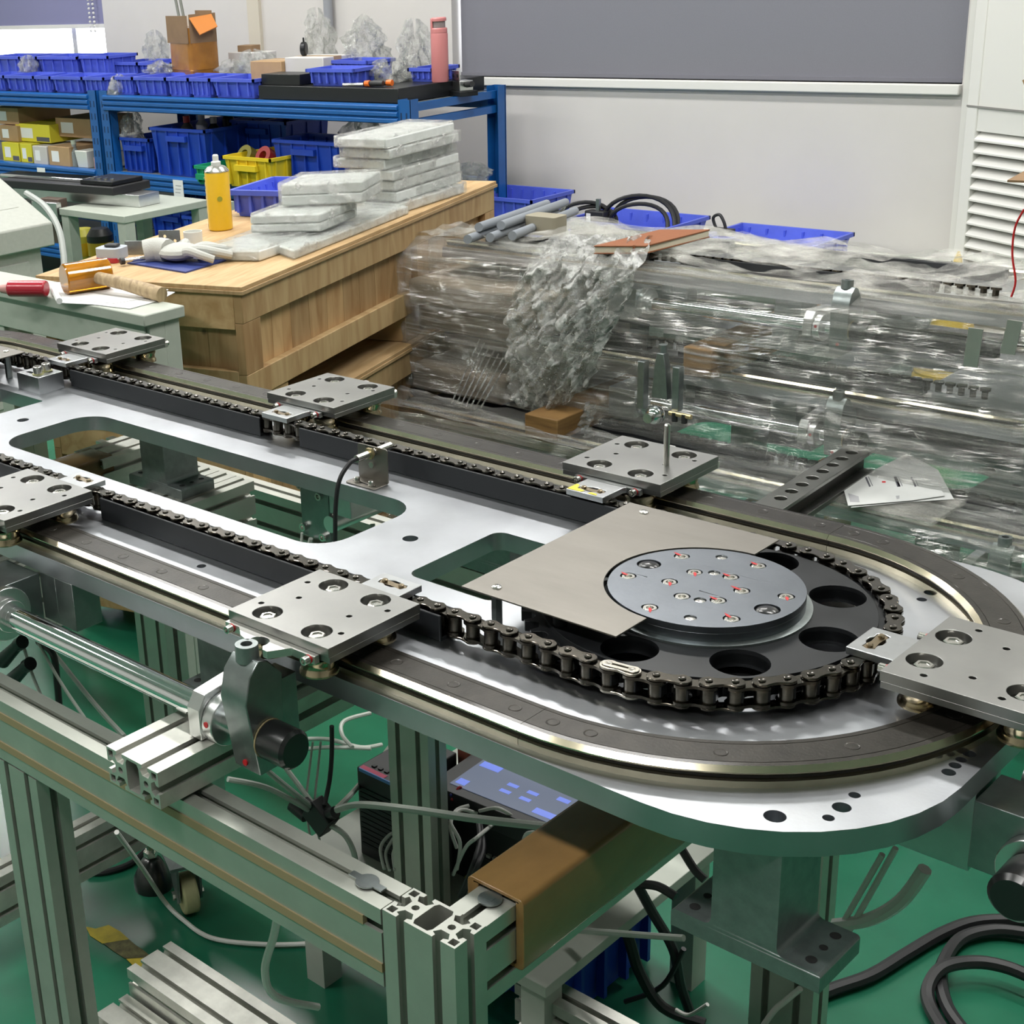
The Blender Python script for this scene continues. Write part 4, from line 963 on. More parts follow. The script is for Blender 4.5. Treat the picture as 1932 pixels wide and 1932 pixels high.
# timbers between the layers
def block(label, c, L, W, H, rz, mt=old_wood, name='timber_block'):
    o = MB().box(-L/2, L/2, -W/2, W/2, 0, H).build(name, mt, None, .003); o.location = c; o.rotation_euler = (0, 0, rz); tag(o, label, 'timber', 'timber spacers in the stack'); return o
p = at(1300, 707, y=1.62)
block('weathered square timber jutting out of the wrapped stack', (p.x+.02, p.y+.33, .5905), .075, .66, .070, 0)
p = at(985, 800, y=1.45)
block('dark timber spacer in shade below the hanging clear bag', (p.x+.05, 1.74, .4205), .10, .56, .055, 0)
for i, x in enumerate((-1.7, -.9, -.1, .25)):
    block('pine bearer under the lower spare conveyor, ' + ['leftmost', 'second from left', 'third from left', 'rightmost'][i], (x, STY-.198, 0), .09, .66, .250, 0, pine)
# cardboard packing at the left end of the stack
def carton(label, x0, x1, y0, y1, z0, z1, mt=card, name='kraft_carton', group=None):
    e = empty(name, ((x0+x1)/2, (y0+y1)/2, z0), 0, label, 'box', group); a, b = (x1-x0)/2, (y1-y0)/2; h = z1-z0
    MB().box(-a, a, -b, b, 0, h).build('carton_body', mt, e, .003)
    MB().box(-a-.0005, a+.0005, -.024, .024, h*.75, h+.0007).build('sealing_tape', tape_brown if mt is card_dark else mat('clear tape on card', (.46, .31, .17), .3), e)
    return e
taupe = mat('taupe foam board', (.34, .28, .22), .7, noise=.12, scale=8)
def pack(label, x0, x1, y0, y1, z0, z1):
    o = MB().box(x0, x1, y0, y1, z0, z1).build('packing_block', taupe, None, .012); return tag(o, label, 'packing', 'packing blocks at the left end of the stack')
pack('taupe packing block at the upper left end of the wrapped stack', -1.885, -1.40, 1.60, 2.30, .664, .735)
pack('brown packing slab below the upper block of the wrapped stack', -1.88, -1.50, 1.63, 2.34, .592, .66)
pack('taupe packing block low at the left end of the wrapped stack', -1.885, -1.45, 1.42, 2.16, .255, .365)
pack('taupe packing block at mid height of the wrapped stack', -1.885, -1.56, 1.60, 2.34, .425, .50)
# stretch film round the stack: front, left end and top
rnd = random.Random(5)
def wob(x, z, a=1.0):
    return a*(.010*sin(7*x+9*z)+.006*sin(23*x-31*z+1)+.004*sin(61*z+5*x)+.003*sin(47*x+83*z))
film = empty('stretch_film', (-1.0, 2.0, 0), 0, 'clear stretch film wound round the stack of spare conveyors', 'film')
FX0, FX1 = -1.905, .95
fm = MB()
fm.grid(lambda s, t: (FX0+(FX1-FX0)*s+1.0, YF+.012-2.0+.10*(t > .93)*(t-.93)/.07+.012*sin(3*s)+wob(s*3.1, t*.45)*.8, .435+.405*t+.008*sin(11*s)), 120, 60)
o = fm.build('film_front', film_stretch, film, smooth=180)
fm = MB(); fm.grid(lambda s, t: (FX0+(FX1-FX0)*s+1.0, 1.375-2.0+.03*t+wob(s*3.3, t*.4)*.8, .10+.335*t), 120, 30)
fm.build('film_lower_front', film_stretch, film, smooth=180)
fm = MB(); fm.grid(lambda s, t: (FX0+(FX1-FX0)*s+1.0, 1.40-2.0+.17*t, .437+.006*sin(9*s+3*t)+wob(s*4, t)*.5), 120, 12)
fm.build('film_ledge', film_stretch, film, smooth=180)
fm = MB(); fm.grid(lambda s, t: (FX0+(FX1-FX0)*s+1.0, YF+.10-2.0+.74*t, topz(YF+.10+.74*t)+.008*sin(9*s+3*t)+wob(s*4, t)*1.4-.02*abs(t-.5)), 120, 30)
fm.build('film_top', film_end, film, smooth=180)
fm = MB(); fm.grid(lambda s, t: (FX0-.005+1.0+wob(s*2, t)*1.5-.015*sin(pi*t), YF+.02-2.0+.80*s, .08+.74*t), 40, 40)
fm.build('film_end', film_end, film, smooth=180)
# pulled strands and glints of the film on the front: thin ridges
for k in range(7):
    a = at(905+k*9, 640+k*7, y=YF+.005); b = at(835+k*9, 800, y=YF+.01)
    MB().tube([a-Vector(film.location), b-Vector(film.location)], .0022, 5).build('film_strand', film_bag, film)
# the crumpled clear bag hanging over the front
def bag_pt(s, t):
    if t < .28:
        k = t/.28
        a = at(1080+160*s, 452, z=.862); b = at(985+222*s, 505, y=YF-.012)
        p = a.lerp(b, k); p.z += .03*sin(pi*k)
    else:
        k = (t-.28)/.72
        vend = 752+34*sin(pi*min(1, s*1.15))-16*s
        u0 = 985-42*sin(pi*min(1, k*1.0)*.55)+26*max(0, k-.5)*2; u1 = 1207-92*k-12*k*k
        p = at(u0+(u1-u0)*s, 505+(vend-505)*k, y=YF-.012-.040*sin(pi*k)*sin(pi*s))
    n = .014
    p = p.copy(); p.y += n*(sin(19*s+7*t)*cos(23*t-5*s)+.6*sin(41*s-37*t)+.4*sin(71*t+59*s)+.35*sin(113*s+37*t)*sin(97*t)); p.z += .45*n*(sin(31*s+13*t)+.5*sin(83*s-61*t))*(t > .02)
    return p
bag = MB().grid(bag_pt, 110, 170).build('clear_bag', film_bag, None, smooth=180)
tag(bag, 'large crumpled clear plastic bag draped over the front of the wrapped stack', 'plastic bag')
def tail_pt(s, t):
    a = at(1100+22*s+(-6)*t, 760+70*t, y=YF-.02); a.y += .012*sin(9*t+6*s)+.006*sin(31*t); return a
tag(MB().grid(tail_pt, 8, 24).build('film_tail', film_bag, None, smooth=180), 'twisted strip of clear film dangling below the large bag', 'film')
# sheet lying on top of the stack
def sheet_pt(s, t):
    x = -1.75+1.0*s; y = 1.72+.5*t
    return (x, y, topz(y)+.018+.010*sin(17*x+11*y)+.008*sin(39*x-27*y)+.015*sin(pi*s)*sin(pi*t))
tag(MB().grid(sheet_pt, 40, 24).build('clear_sheet', film_end, None, smooth=180), 'rumpled clear sheet lying on top of the stack behind the notebook', 'film')
# notebook
nb = [at(u, v, z=.868) for u, v in ((1120, 478), (1244, 447), (1337, 450), (1218, 478))]
c0 = nb[0]; ux = (nb[3]-nb[0]); uy = (nb[1]-nb[0]); L1, L2 = ux.length, uy.length
e = empty('notebook', (c0.x, c0.y, .866), atan2(ux.y, ux.x), 'brown leather notebook lying on the wrapped stack', 'notebook')
sh_ = uy.dot(ux.normalized()); w2 = sqrt(max(1e-6, L2*L2-sh_*sh_))
q4 = lambda i: [(i, i), (L1-i, i), (L1-i+sh_, w2-i), (sh_+i, w2-i)]
MB().prism(q4(.003), .003, .017).build('page_block', cream, e)
MB().prism(q4(0), .017, .0205).build('front_cover', leather, e, .001)
MB().prism(q4(0), 0, .003).build('back_cover', leather, e, .001)
MB().box(L1-.03, L1-.024, -.001, w2*.2, .0, .021).build('elastic_band', leather, e)
# bundle of grey tubes
for k in range(5):
    a = at(905+6*k, 452-2*k-(6 if k % 2 else 0), z=.865); b = at(1035+4*k, 402-1.5*k-(4 if k % 2 else 0), z=.84)
    a.z = .862+.021*(k % 2); b.z = .835+.021*(k % 2)
    a += Vector((.02*k-.04, .008*k, 0)); b += Vector((.02*k-.04, .008*k, 0))
    mb = MB(); mb.cyl(a, b, .012, n=14)
    o = mb.build('grey_tube', mat('grey pvc tube', (.26, .28, .31), .35)); tag(o, 'grey plastic tube in the taped bundle on the stack, ' + ['nearest', 'upper left', 'middle lower', 'upper right', 'farthest'][k] + ' of five', 'tube', 'grey tubes bundled on the stack')
tg = at(1030, 437, z=.84)
tag(MB().prism(rrect(-.05, .05, -.03, .03, .008, 3), 0, .05).build('tape_roll_box', mat('grubby carton', (.30, .27, .20), .5), None, .004, loc=(tg.x, tg.y, .835)), 'small grubby carton on the stack right of the grey tubes', 'box')
# slotted rail with round holes lying across the lower stack
a = at(1460, 950, z=.505); b = at(1618, 848, z=.505)
u = (b-a); LL = u.length; u.normalize(); rzb = atan2(u.y, u.x)
e = empty('hole_rail', (a.x, a.y, .447), rzb, 'steel H-section rail with a row of round holes lying across the lower stack', 'rail')
hl = [circ(.03+k*(LL-.06)/7, .0, .0125, 16) for k in range(8)]
MB().prism([(-.06, -.030), (LL+.02, -.030), (LL+.02, .030), (-.06, .030)], .052, .060, hl).build('top_flange', alu_car, e, .001)
MB().box(-.06, LL+.02, -.008, .008, .012, .052).build('web', rail_top, e)
MB().box(-.06, LL+.02, -.030, .030, 0, .012).build('bottom_flange', alu_car, e, .001)
# paper drawing
pp = [at(u, v, z=.455) for u, v in ((1590, 917), (1711, 857), (1755, 880), (1800, 940), (1720, 945), (1600, 955))]
cc = sum(pp, Vector())/6
e = empty('paper_drawing', (cc.x, cc.y, .4525), 0, 'white printed drawing sheet lying on the lower wrapped conveyor', 'paper')
MB().prism([(p.x-cc.x, p.y-cc.y) for p in [pp[0], pp[1], pp[2], at(1782, 936, z=.455), pp[4], pp[5]]], .003, .0036).build('top_sheet', paper_grey, e)
MB().prism([(p.x-cc.x, p.y-cc.y) for p in [at(1650, 890, z=.455), at(1735, 866, z=.455), at(1770, 885, z=.455), pp[3], pp[4], at(1605, 956, z=.455)]], 0, .0006).build('under_sheet', paper_grey, e)
def mark(px, mt=ink):
    MB().prism([(p.x-cc.x, p.y-cc.y) for p in [at(u, v, z=.457) for u, v in px]], .0037, .0039).build('printed_mark', mt, e)
for u in (1632, 1688, 1718):
    mark([(u, 900), (u+3, 899), (u+11, 917), (u+8, 918)]); mark([(u+6, 899), (u+7, 898.5), (u+15, 916), (u+14, 916.5)])
mark([(1686, 899), (1692, 898), (1699, 917), (1693, 918)])
mark([(1664, 907), (1671, 907), (1671, 910), (1664, 910)], red_paint)
mark([(1600, 930), (1620, 936), (1622, 947), (1604, 946)], mat('faint print', (.40, .40, .42), .7))
mark([(1690, 935), (1697, 934), (1697, 940), (1692, 941)], mat('faint print', (.40, .40, .42), .7))
# support rack under drawing: steel tray so that it rests on something
o = MB().box(pp[0].x-.02, pp[3].x+.02, 1.40, 1.56, .4435, .4515).build('film_board', film_end); tag(o, 'clear film layer under the drawing sheet', 'film')
# fixtures in front of the stack: valve with knurled fitting over the far carriage
v = at(1255, 745, y=1.52)
e = empty('pneumatic_fixture', v, 0, 'grey fork fixture with chrome ball fitting hanging on the middle shaft behind the rod', 'fixture')
MB().box(-.10, -.075, -.01, .02, -.06, .10).build('fork_arm', cast_grey, e, .002)
MB().box(.03, .055, -.01, .02, -.045, .10).build('fork_arm', cast_grey, e, .002)
MB().prism([(-.03, -.01), (.03, -.01), (.02, .10), (.012, .14), (-.012, .14), (-.02, .10)], -.01, .02, M=frame((-.01, 0, 0), (1, 0, 0), (0, 0, 1), (0, -1, 0))).build('centre_lever', cast_grey, e, .002)
MB().lathe([(.014, 0), (.014, .03)], T(-.012, 0, .135), 14).build('lever_bushing', galv, e)
MB().sphere((-.01, -.04, -.06), .032, 16, 10).build('ball_fitting', chrome, e)
MB().cyl((-.01, -.05, -.06), (-.01, -.085, -.06), .016, n=16).build('fitting_nut', zinc, e)
for x in (.05, .085): MB().cyl((x, -.02, -.075), (x, -.02, -.045), .010, n=12).build('black_fitting', black_pl, e)
MB().cyl((.03, -.02, -.05), (.11, -.02, -.05), .008, n=10).build('brass_pipe', mat('brass nut', (.55, .45, .25), .3, 1.0), e)
e.scale = (.72, .72, .72)
# white straps at right
for i, (a, b) in enumerate((((1841, 620), (1830, 692)), ((1915, 605), (1900, 668)))):
    A, B = at(*a, y=YF-.01), at(*b, y=YF-.01)
    mb = MB(); d = (B-A).normalized(); s = Vector((1, 0, 0))*.014
    mb.add([A-s, A+s, B+s, B-s, A-s+Vector((0, .003, 0)), A+s+Vector((0, .003, 0)), B+s+Vector((0, .003, 0)), B-s+Vector((0, .003, 0))], [(0, 1, 2, 3), (7, 6, 5, 4), (0, 4, 5, 1), (2, 6, 7, 3), (0, 3, 7, 4), (1, 5, 6, 2)])
    tag(mb.build('link_strap', white_steel), 'flat white metal strap with a screw at the right of the stack, ' + ('left' if i == 0 else 'right') + ' of two', 'strap', 'flat straps on the stack')
# open cardboard box at the right edge
p = at(1914, 572, z=.85)
e = empty('open_carton', (p.x+.02, p.y+.02, .852), radians(8), 'open brown cardboard box with raised flaps at the right edge', 'box')
MB().box(0, .34, 0, .28, 0, .004).build('carton_floor', card, e)
for nm, a in (('carton_side', (0, .34, 0, .004)), ('carton_side', (0, .34, .276, .28)), ('carton_side', (0, .004, 0, .28)), ('carton_side', (.336, .34, 0, .28))): MB().box(*a, 0, .27).build(nm, card, e)
MB().add([(0, 0, .27), (0, .28, .27), (-.075, .28, .42), (-.075, 0, .42), (.004, 0, .27), (.004, .28, .27), (-.071, .28, .422), (-.071, 0, .422)], [(0, 1, 2, 3), (7, 6, 5, 4), (0, 4, 5, 1), (2, 6, 7, 3), (1, 5, 6, 2), (0, 3, 7, 4)], M=T(.02, 0, 0)).build('carton_flap', card, e)
MB().add([(0, 0, .27), (.34, 0, .27), (.34, -.10, .245), (-.04, -.10, .245), (0, 0, .274), (.34, 0, .274), (.34, -.10, .249), (-.04, -.10, .249)], [(0, 1, 2, 3), (7, 6, 5, 4), (0, 4, 5, 1), (2, 6, 7, 3), (1, 5, 6, 2), (0, 3, 7, 4)]).build('carton_flap', card_dark, e)
wire('red_string', 'thin red string hanging down beside the open cardboard box', [(1932, 395, 1.75), (1915, 430, 1.75), (1910, 480, 1.75), (1916, 530, 1.75), (1908, 560, 1.75)], .0022, red_paint, 'string')
# yellow cone at the wall
p = at(1790, 500, y=3.7)
e = empty('floor_cone', (p.x+.03, 3.70, 0), 0, 'yellow ridged cone tip showing behind the stack by the louvred door', 'cone')
mb = MB(); prof = [(.13, .0)]
for k in range(22):
    z = .02+k*.021; r = .125*(1-k/23)+.004; prof += [(r, z), (r*.94, z+.012)]
mb.lathe(prof+[(.004, .50)], None, 16).build('cone_body', mat('yellow cone', (.62, .42, .02), .5), e)
MB().box(-.16, .16, -.16, .16, 0, .012).build('cone_foot', black_pl, e)
# blue bins by the wall with cables, on a low bench
bn = empty('wall_bench', (-2.2, 3.62, 0), 0, 'low white bench against the wall carrying blue bins behind the stack', 'bench')
MB().box(-1.2, .85, -.22, .25, .40, .43).build('bench_top', white_paint, bn)
for x in (-1.15, .8):
    for y in (-.19, .22): MB().box(x-.02, x+.02, y-.02, y+.02, 0, .40).build('leg', white_paint, bn)
bin_at('blue bin beside the right end of the wooden crate', (-3.06, 3.60, .432), 0, .34, .28, .165, blue_bin)
bin_at('blue bin under the coil of black cable by the wall', (-2.50, 3.62, .432), 0, .46, .30, .10, blue_bin)
bin_at('long shallow blue bin by the wall holding one black plug', (-1.90, 3.62, .432), 0, .44, .30, .085, blue_bin)
rr = random.Random(11)
cl = empty('cable_coil', (-2.48, 3.58, .45), 0, 'coils of black cable with a black connector lying in the blue bin', 'cable')
for k in range(5):
    cx, cz, r0 = (-.20 if k < 2 else .02)+rr.uniform(-.02, .02), .02+rr.uniform(-.01, .02), (.12 if k < 2 else .155)-.016*(k % 3)
    MB().tube([(cx+r0*cos(a), .04*sin(2*a)+.02*k-.04, cz+max(-.0, r0*.95*sin(a))) for a in [pi*1.02-j*pi*1.04/20 for j in range(21)]], .0085, 8).build('cable_turn', cable_blk, cl)
MB().box(-.20, -.11, -.05, 0, .05, .11).build('connector', black_pl, cl, .004)
MB().box(-.19, -.17, -.052, -.05, .07, .10).build('connector_label', paper, cl)
MB().box(-.16, -.145, -.03, -.015, .11, .155).build('connector_clip', galv, cl)
pg = empty('cable_plug', (-2.10, 3.60, .50), 0, 'black plug with a short curled lead in the shallow blue bin', 'plug')
MB().box(-.05, .04, -.02, .02, 0, .025).build('plug_body', black_pl, pg, .004)
MB().tube(spline([(-.03, 0, .02), (-.045, 0, .06), (-.02, 0, .075), (0, 0, .05), (.01, 0, .02)]), .006, 7).build('lead', cable_blk, pg)

# ------------------------------------------------------------------ wooden crates
CA = radians(107.2)                      # direction of the long side
CF = Vector((-1.621, .77, 0))
def crate(label, z0, z1, L, W, lid=True, off=(0, 0)):
    h = z1-z0
    U = Vector((cos(CA), sin(CA), 0)); V = Vector((-sin(CA), cos(CA), 0))
    o = CF+U*off[0]+V*off[1]
    e = empty('wooden_crate', (o.x, o.y, z0), CA, label, 'crate', 'stacked wooden crates')
    # local x along the long side, local y into the crate
    b = .022
    n = 15
    for k in range(n):
        x0 = .07+(L-.14)*k/n; x1 = .07+(L-.14)*(k+1)/n
        MB().box(x0, x1-.0012, b, b+.014, .06, h-.02).build('plank', pine_v, e)
        MB().box(x0, x1-.0012, W-b-.014, W-b, .06, h-.02).build('plank', pine_v, e)
    for s in (0, 1):
        y0 = 0 if s == 0 else W-b
        MB().box(0, L, y0, y0+b, h-.085, h-.018).build('top_rail', pine, e, .002)
        MB().box(0, L, y0, y0+b, 0, .062).build('bottom_rail', pine, e, .002)
        for x in (0, L*.62, L-.075): MB().box(x, x+.075, y0+.0005, y0+b-.0005, .062, h-.085).build('upright', pine_v, e, .001)
    m_ = 6
    for xx, s in ((0, 1), (L, -1)):
        for k in range(m_):
            y0 = b+(W-2*b)*k/m_; y1 = b+(W-2*b)*(k+1)/m_
            x0 = xx+s*(b-.004 if True else 0); MB().box(min(x0, x0+s*.014), max(x0, x0+s*.014), y0, y1-.0012, .0, h-.02).build('plank', pine_v, e)
        x0 = xx
        MB().box(min(x0, x0+s*.020), max(x0, x0+s*.020), b, W-b, h-.10, h-.018).build('end_rail', pine_e, e, .002)
        MB().box(min(x0, x0+s*.020), max(x0, x0+s*.020), b, W-b, .0, .07).build('end_rail', pine_e, e, .002)
    if lid:
        MB().box(-.008, L+.008, -.008, W+.008, h-.018, h-.009).build('lid_sheet', ply, e, .001)
        MB().box(-.005, L+.005, -.005, W+.005, h-.009, h).build('lid_sheet', ply, e, .001)
    return e
pine_e = wood_mat('pine board end', (0.54, 0.36, 0.18), (0.40, 0.24, 0.10), (1, 6, 6), 4)
CT = .90
crate('pale pine crate on top carrying the white wrapped bundles', .635, CT, 1.50, .56)
crate('lower pine crate beneath the loaded one', .06, .56, 1.54, .57, True, (-.02, -.01))
for i, x in enumerate((.1, .85, 1.3)):
    U = Vector((cos(CA), sin(CA), 0)); V = Vector((-sin(CA), cos(CA), 0)); o = CF+U*x
    q = MB().box(0, .09, .005, .50, .561, .634).build('crate_bearer', pine, None, .002); q.location = (o.x, o.y, 0); q.rotation_euler = (0, 0, CA)
    tag(q, 'pine bearer between the two crates, ' + ['nearest', 'middle', 'farthest'][i], 'timber', 'bearers between the crates')
    q = MB().box(0, .09, .005, .50, 0, .059).build('crate_bearer', pine, None, .002); q.location = (o.x, o.y, 0); q.rotation_euler = (0, 0, CA)
    tag(q, 'pine bearer on the floor under the lower crate, ' + ['nearest', 'middle', 'farthest'][i], 'timber', 'bearers under the lower crate')

# white wrapped bundles on the crate
def para(pxs, z):
    """front, left and right corner pixels on plane z -> origin, and unit frame sizes"""
    f, l, r = [at(u, v, z=z) for u, v in pxs]
    return f, l-f, r-f
def slab(label, pxs, z, h, mt=None, name='wrapped_bundle', group='white wrapped bundles on the crate', layers=1, cat='package', film_over=True, lift=0.0):
    f, a, b = para(pxs, z)
    e = empty(name, (f.x, f.y, z+lift), 0, label, cat, group)
    quad = [(0, 0), (b.x, b.y), (a.x+b.x, a.y+b.y), (a.x, a.y)]
    cx, cy = (a.x+b.x)/2, (a.y+b.y)/2
    for k in range(layers):
        z0, z1 = h*k/layers, h*(k+1)/layers-.0015
        MB().prism(quad, z0, z1).build('white_bar', mt or foam, e, .004)
    if film_over:
        s = 1.03; q2 = [(cx+(x-cx)*s, cy+(y-cy)*s) for x, y in quad]
        mb = MB(); mb.prism([(x+rr2.uniform(-.006, .006), y+rr2.uniform(-.006, .006)) for x, y in q2], -.0+.001, h+.006)
        mb.build('film_wrap', film_small, e, .004)
    return e
rr2 = random.Random(4)
slab('flat white bundle in film lying lowest on the crate top', [(490, 493), (372, 492), (640, 440)], CT+.001, .026)
slab('long flat white bundle in film along the crate edge', [(556, 489), (500, 470), (771, 403)], CT+.001, .022)
slab('white bundle in film second from the bottom of the near pile', [(605, 437), (473, 440), (672, 410)], CT+.032, .045, layers=2)
slab('white bundle in film on top of the near pile', [(684, 383), (531, 389), (719, 362)], CT+.080, .055, layers=2)
NAMES7 = ['lowest wrapped white bar of the tall pile', 'second lowest wrapped white bar of the tall pile', 'third wrapped white bar from the bottom of the tall pile', 'middle wrapped white bar of the tall pile', 'third wrapped white bar from the top of the tall pile', 'second highest wrapped white bar of the tall pile', 'topmost wrapped white bar of the tall pile']
for k in range(7):
    du, dv = rr2.uniform(-7, 7), rr2.uniform(-2, 2)
    slab(NAMES7[k], [(748+du-14*(k > 3), 402+dv), (662+du-18*(k > 3), 396+dv), (870+du-8*(k > 3), 362+dv)], CT+.001, .0275, group='wrapped bars in the tall pile', lift=k*.029)
# spray can
p = at(417, 433, z=CT)
e = empty('spray_can', (p.x, p.y, CT+.0005), 0, 'yellow spray can with white nozzle standing on the crate', 'spray can')
MB().lathe([(.030, 0), (.0325, .003), (.0325, .150), (.031, .153)], None, 28).build('can_body', yellow_can, e)
MB().lathe([(.0325, .153), (.0328, .156), (.024, .166), (.018, .168)], None, 28).build('can_shoulder', zinc, e)
MB().lathe([(.013, .168), (.013, .178), (.008, .181), (.008, .194), (.006, .197)], None, 20).build('nozzle', cable_wht, e)
for i in range(5):
    for j in range(2):
        a = radians(-70+24*j); MB().box(-.0035, .0035, -.0332, -.0325, .045+i*.018, .054+i*.018, M=RZ(a)).build('printed_symbol', cable_wht, e)
MB().box(-.012, .012, -.0332, -.0323, .137, .139, M=RZ(radians(-58))).build('printed_line', cable_wht, e)
for j in range(3): MB().box(-.005, .005, -.0333, -.0325, .008, .018, M=RZ(radians(-85+22*j))).build('warning_label', cable_wht if j != 1 else red_pl, e)
MB().lathe([(.001, 0), (.007, 0), (.007, .0008)], frame((.0325*cos(radians(-35)), .0325*sin(radians(-35)), .085), (-sin(radians(-35)), cos(radians(-35)), 0), (0, 0, 1), (cos(radians(-35)), sin(radians(-35)), 0)), 14).build('round_mark', mat('olive print', (.3, .3, .03), .5), e)
# white cup, tape measure, brackets, booklet, glove, pen
p = at(366, 468, z=CT)
tag(MB().lathe([(.022, 0), (.0235, .002), (.024, .042), (.022, .042), (.0215, .004), (.0001, .003)], T(p.x, p.y, CT+.0005), 24, cap=False).build('white_cup', cable_wht), 'plain white round cup standing among the tools on the crate', 'cup')
p = at(213, 492, z=CT)
e = empty('tape_measure', (p.x, p.y, CT+.0005), radians(20), 'grey tape measure with red base lying on the crate corner', 'tape measure')
MB().prism(rrect(-.036, .036, -.03, .03, .02, 5), .008, .034).build('case', mat('light grey plastic', (.42, .45, .50), .4), e, .006)
MB().prism(rrect(-.030, .030, -.033, .02, .01, 4), 0, .012).build('red_base', red_pl, e, .003)
MB().box(-.015, .02, -.012, .012, .034, .042).build('lock_button', black_pl, e, .004)
p = at(270, 480, z=CT)
e = empty('angle_plate', (p.x, p.y, CT+.0005), radians(35), 'dark grey angle plate lying on the crate beside the tape measure', 'bracket')
MB().box(-.045, .045, -.002, .002, 0, .034).build('plate_web', cast_grey, e, .001); MB().box(-.045, .045, 0, .03, 0, .004).build('plate_foot', cast_grey, e)
p = at(322, 468, z=CT)
e = empty('angle_plate', (p.x, p.y, CT+.0005), radians(35), 'upright grey angle plate with two holes next to the white cup', 'bracket')
MB().prism([(-.028, 0), (.028, 0), (.028, .045), (-.028, .045)], 0, .003, [circ(-.012, .03, .004, 10), circ(.014, .018, .004, 10)], M=frame((0, 0, 0), (1, 0, 0), (0, 0, 1), (0, -1, 0))).build('plate_web', galv, e, .0006)
MB().box(-.028, .028, 0, .025, 0, .003).build('plate_foot', galv, e)
p = at(298, 470, z=CT)
tag(MB().prism(rrect(-.018, .014, -.011, .011, .006, 3), 0, .016).build('orange_plug', orange_pl, None, .003, loc=(p.x, p.y, CT+.0005)), 'small bright orange plug between the grey plates', 'plug')
f, a, b = para([(350, 516), (240, 498), (430, 492)], CT)
e = empty('blue_folder', (f.x, f.y, CT+.0005), 0, 'dark blue folder lying flat on the crate under the glove', 'folder')
MB().prism([(0, 0), (b.x, b.y), (a.x+b.x, a.y+b.y), (a.x, a.y)], 0, .0035).build('folder_sheet', mat('navy card', (.03, .05, .22), .5), e)
a = at(235, 492, z=CT+.012); b = at(300, 483, z=CT+.012)
e = empty('vernier_pen', (a.x, a.y, CT+.012), 0, 'silver pen tool with black end lying by the blue folder', 'pen'); d = b-a
MB().cyl((0, 0, 0), d, .0055, n=12).build('barrel', zinc, e); MB().cyl(-d*.12, (0, 0, 0), .0085, n=12).build('black_end', black_pl, e)
# cotton glove: crumpled palm with five curled fingers
p = at(340, 495, z=CT)
e = empty('cotton_glove', (p.x, p.y, CT+.004), radians(25), 'off-white cotton work glove lying crumpled on the crate', 'glove')
mb = MB(); mb.sphere((0, 0, .022), .05, 16, 8, .42); mb.build('palm', glove_m, e)
for k, (a0, L, r) in enumerate(((-40, .075, .0125), (-14, .09, .013), (10, .088, .013), (34, .07, .0115), (100, .06, .0135))):
    a = radians(a0); pts = spline([(.025*cos(a), .03*sin(a), .02), (.06*cos(a), .06*sin(a), .03), ((.045+L*.6)*cos(a+.15), (.045+L*.6)*sin(a+.15), .024), ((.04+L)*cos(a+.35), (.04+L)*sin(a+.35), .012)], 4)
    MB().tube(pts, [r*(1-.25*i/len(pts)) for i in range(len(pts))], 10).build('finger', glove_m, e)
MB().tube(spline([(-.03, 0, .022), (-.06, .006, .024), (-.09, -.004, .02)], 4), .030, 12).build('cuff', glove_m, e)
# blue bin on the crate behind the near pile
p = at(525, 405, z=CT)
bin_at('lone blue bin standing on the crate behind the near white pile', (p.x-.05, p.y+.05, CT+.001), CA, .24, .16, .075, blue_bin)

# ------------------------------------------------------------------ blue rack
SY0, SY1, STZ, SMZ = 3.10, 3.70, 1.0, .632
def rack(label, x0, x1, zs, posts):
    e = empty('storage_rack', ((x0+x1)/2, (SY0+SY1)/2, 0), 0, label, 'rack'); ox, oy = (x0+x1)/2, (SY0+SY1)/2
    hole = mat('rack slot', (.004, .03, .10), .6)
    for x in posts:
        for y in (SY0, SY1):
            s = 1 if y == SY0 else -1
            p = MB()
            p.box(x-.03-ox, x+.03-ox, y-oy-.004, y-oy+.004, 0, STZ+.02); p.box(x-.03-ox, x-.026-ox, y-oy, y-oy+s*.05, 0, STZ+.02); p.box(x+.026-ox, x+.03-ox, y-oy, y-oy+s*.05, 0, STZ+.02)
            po = p.build('upright_post', blue_rack, e)
            if y == SY0:
                for k in range(15):
                    for dx in (-.014, .014):
                        MB().box(x-ox+dx-.004, x-ox+dx+.004, y-oy-.0046, y-oy-.004, .10+k*.06, .13+k*.06).build('post_slot', hole, po)
        for z in (STZ-.09, STZ-.03, SMZ-.06, .2): MB().box(x-ox-.012, x-ox+.012, SY0-oy+.03, SY1-oy-.03, z, z+.03).build('side_brace', blue_rack, e)
    for z in zs:
        prof = [(0, 0), (-.010, .004), (-.010, .018), (0, .024), (-.010, .030), (-.010, .044), (0, .050), (-.010, .056), (-.010, .068), (0, .074), (.03, .074), (.03, 0)]
        for y, s in ((SY0-.004, 1), (SY1+.004, -1)):
            MB().prism([(y-oy+a*s, z-.074+b) for a, b in prof], 0, x1-x0-.06, M=frame((x0+.03-ox, 0, 0), (0, 1, 0), (0, 0, 1), (1, 0, 0))).build('rack_beam', blue_rack, e, .0012)
        n = 4
        for k in range(n):
            a = x0+.03+(x1-x0-.06)*k/n; b = x0+.03+(x1-x0-.06)*(k+1)/n
            MB().box(a-ox, b-.003-ox, SY0-oy+.03, SY1-oy-.03, z-.012, z-.002).build('shelf_deck', mat('grey deck', (.18, .2, .22), .5), e)
    return e
rack('blue steel rack bay at right loaded with bins and the black slab', -5.235, -3.235, (STZ, SMZ, .22), (-5.235+.03, -3.235))
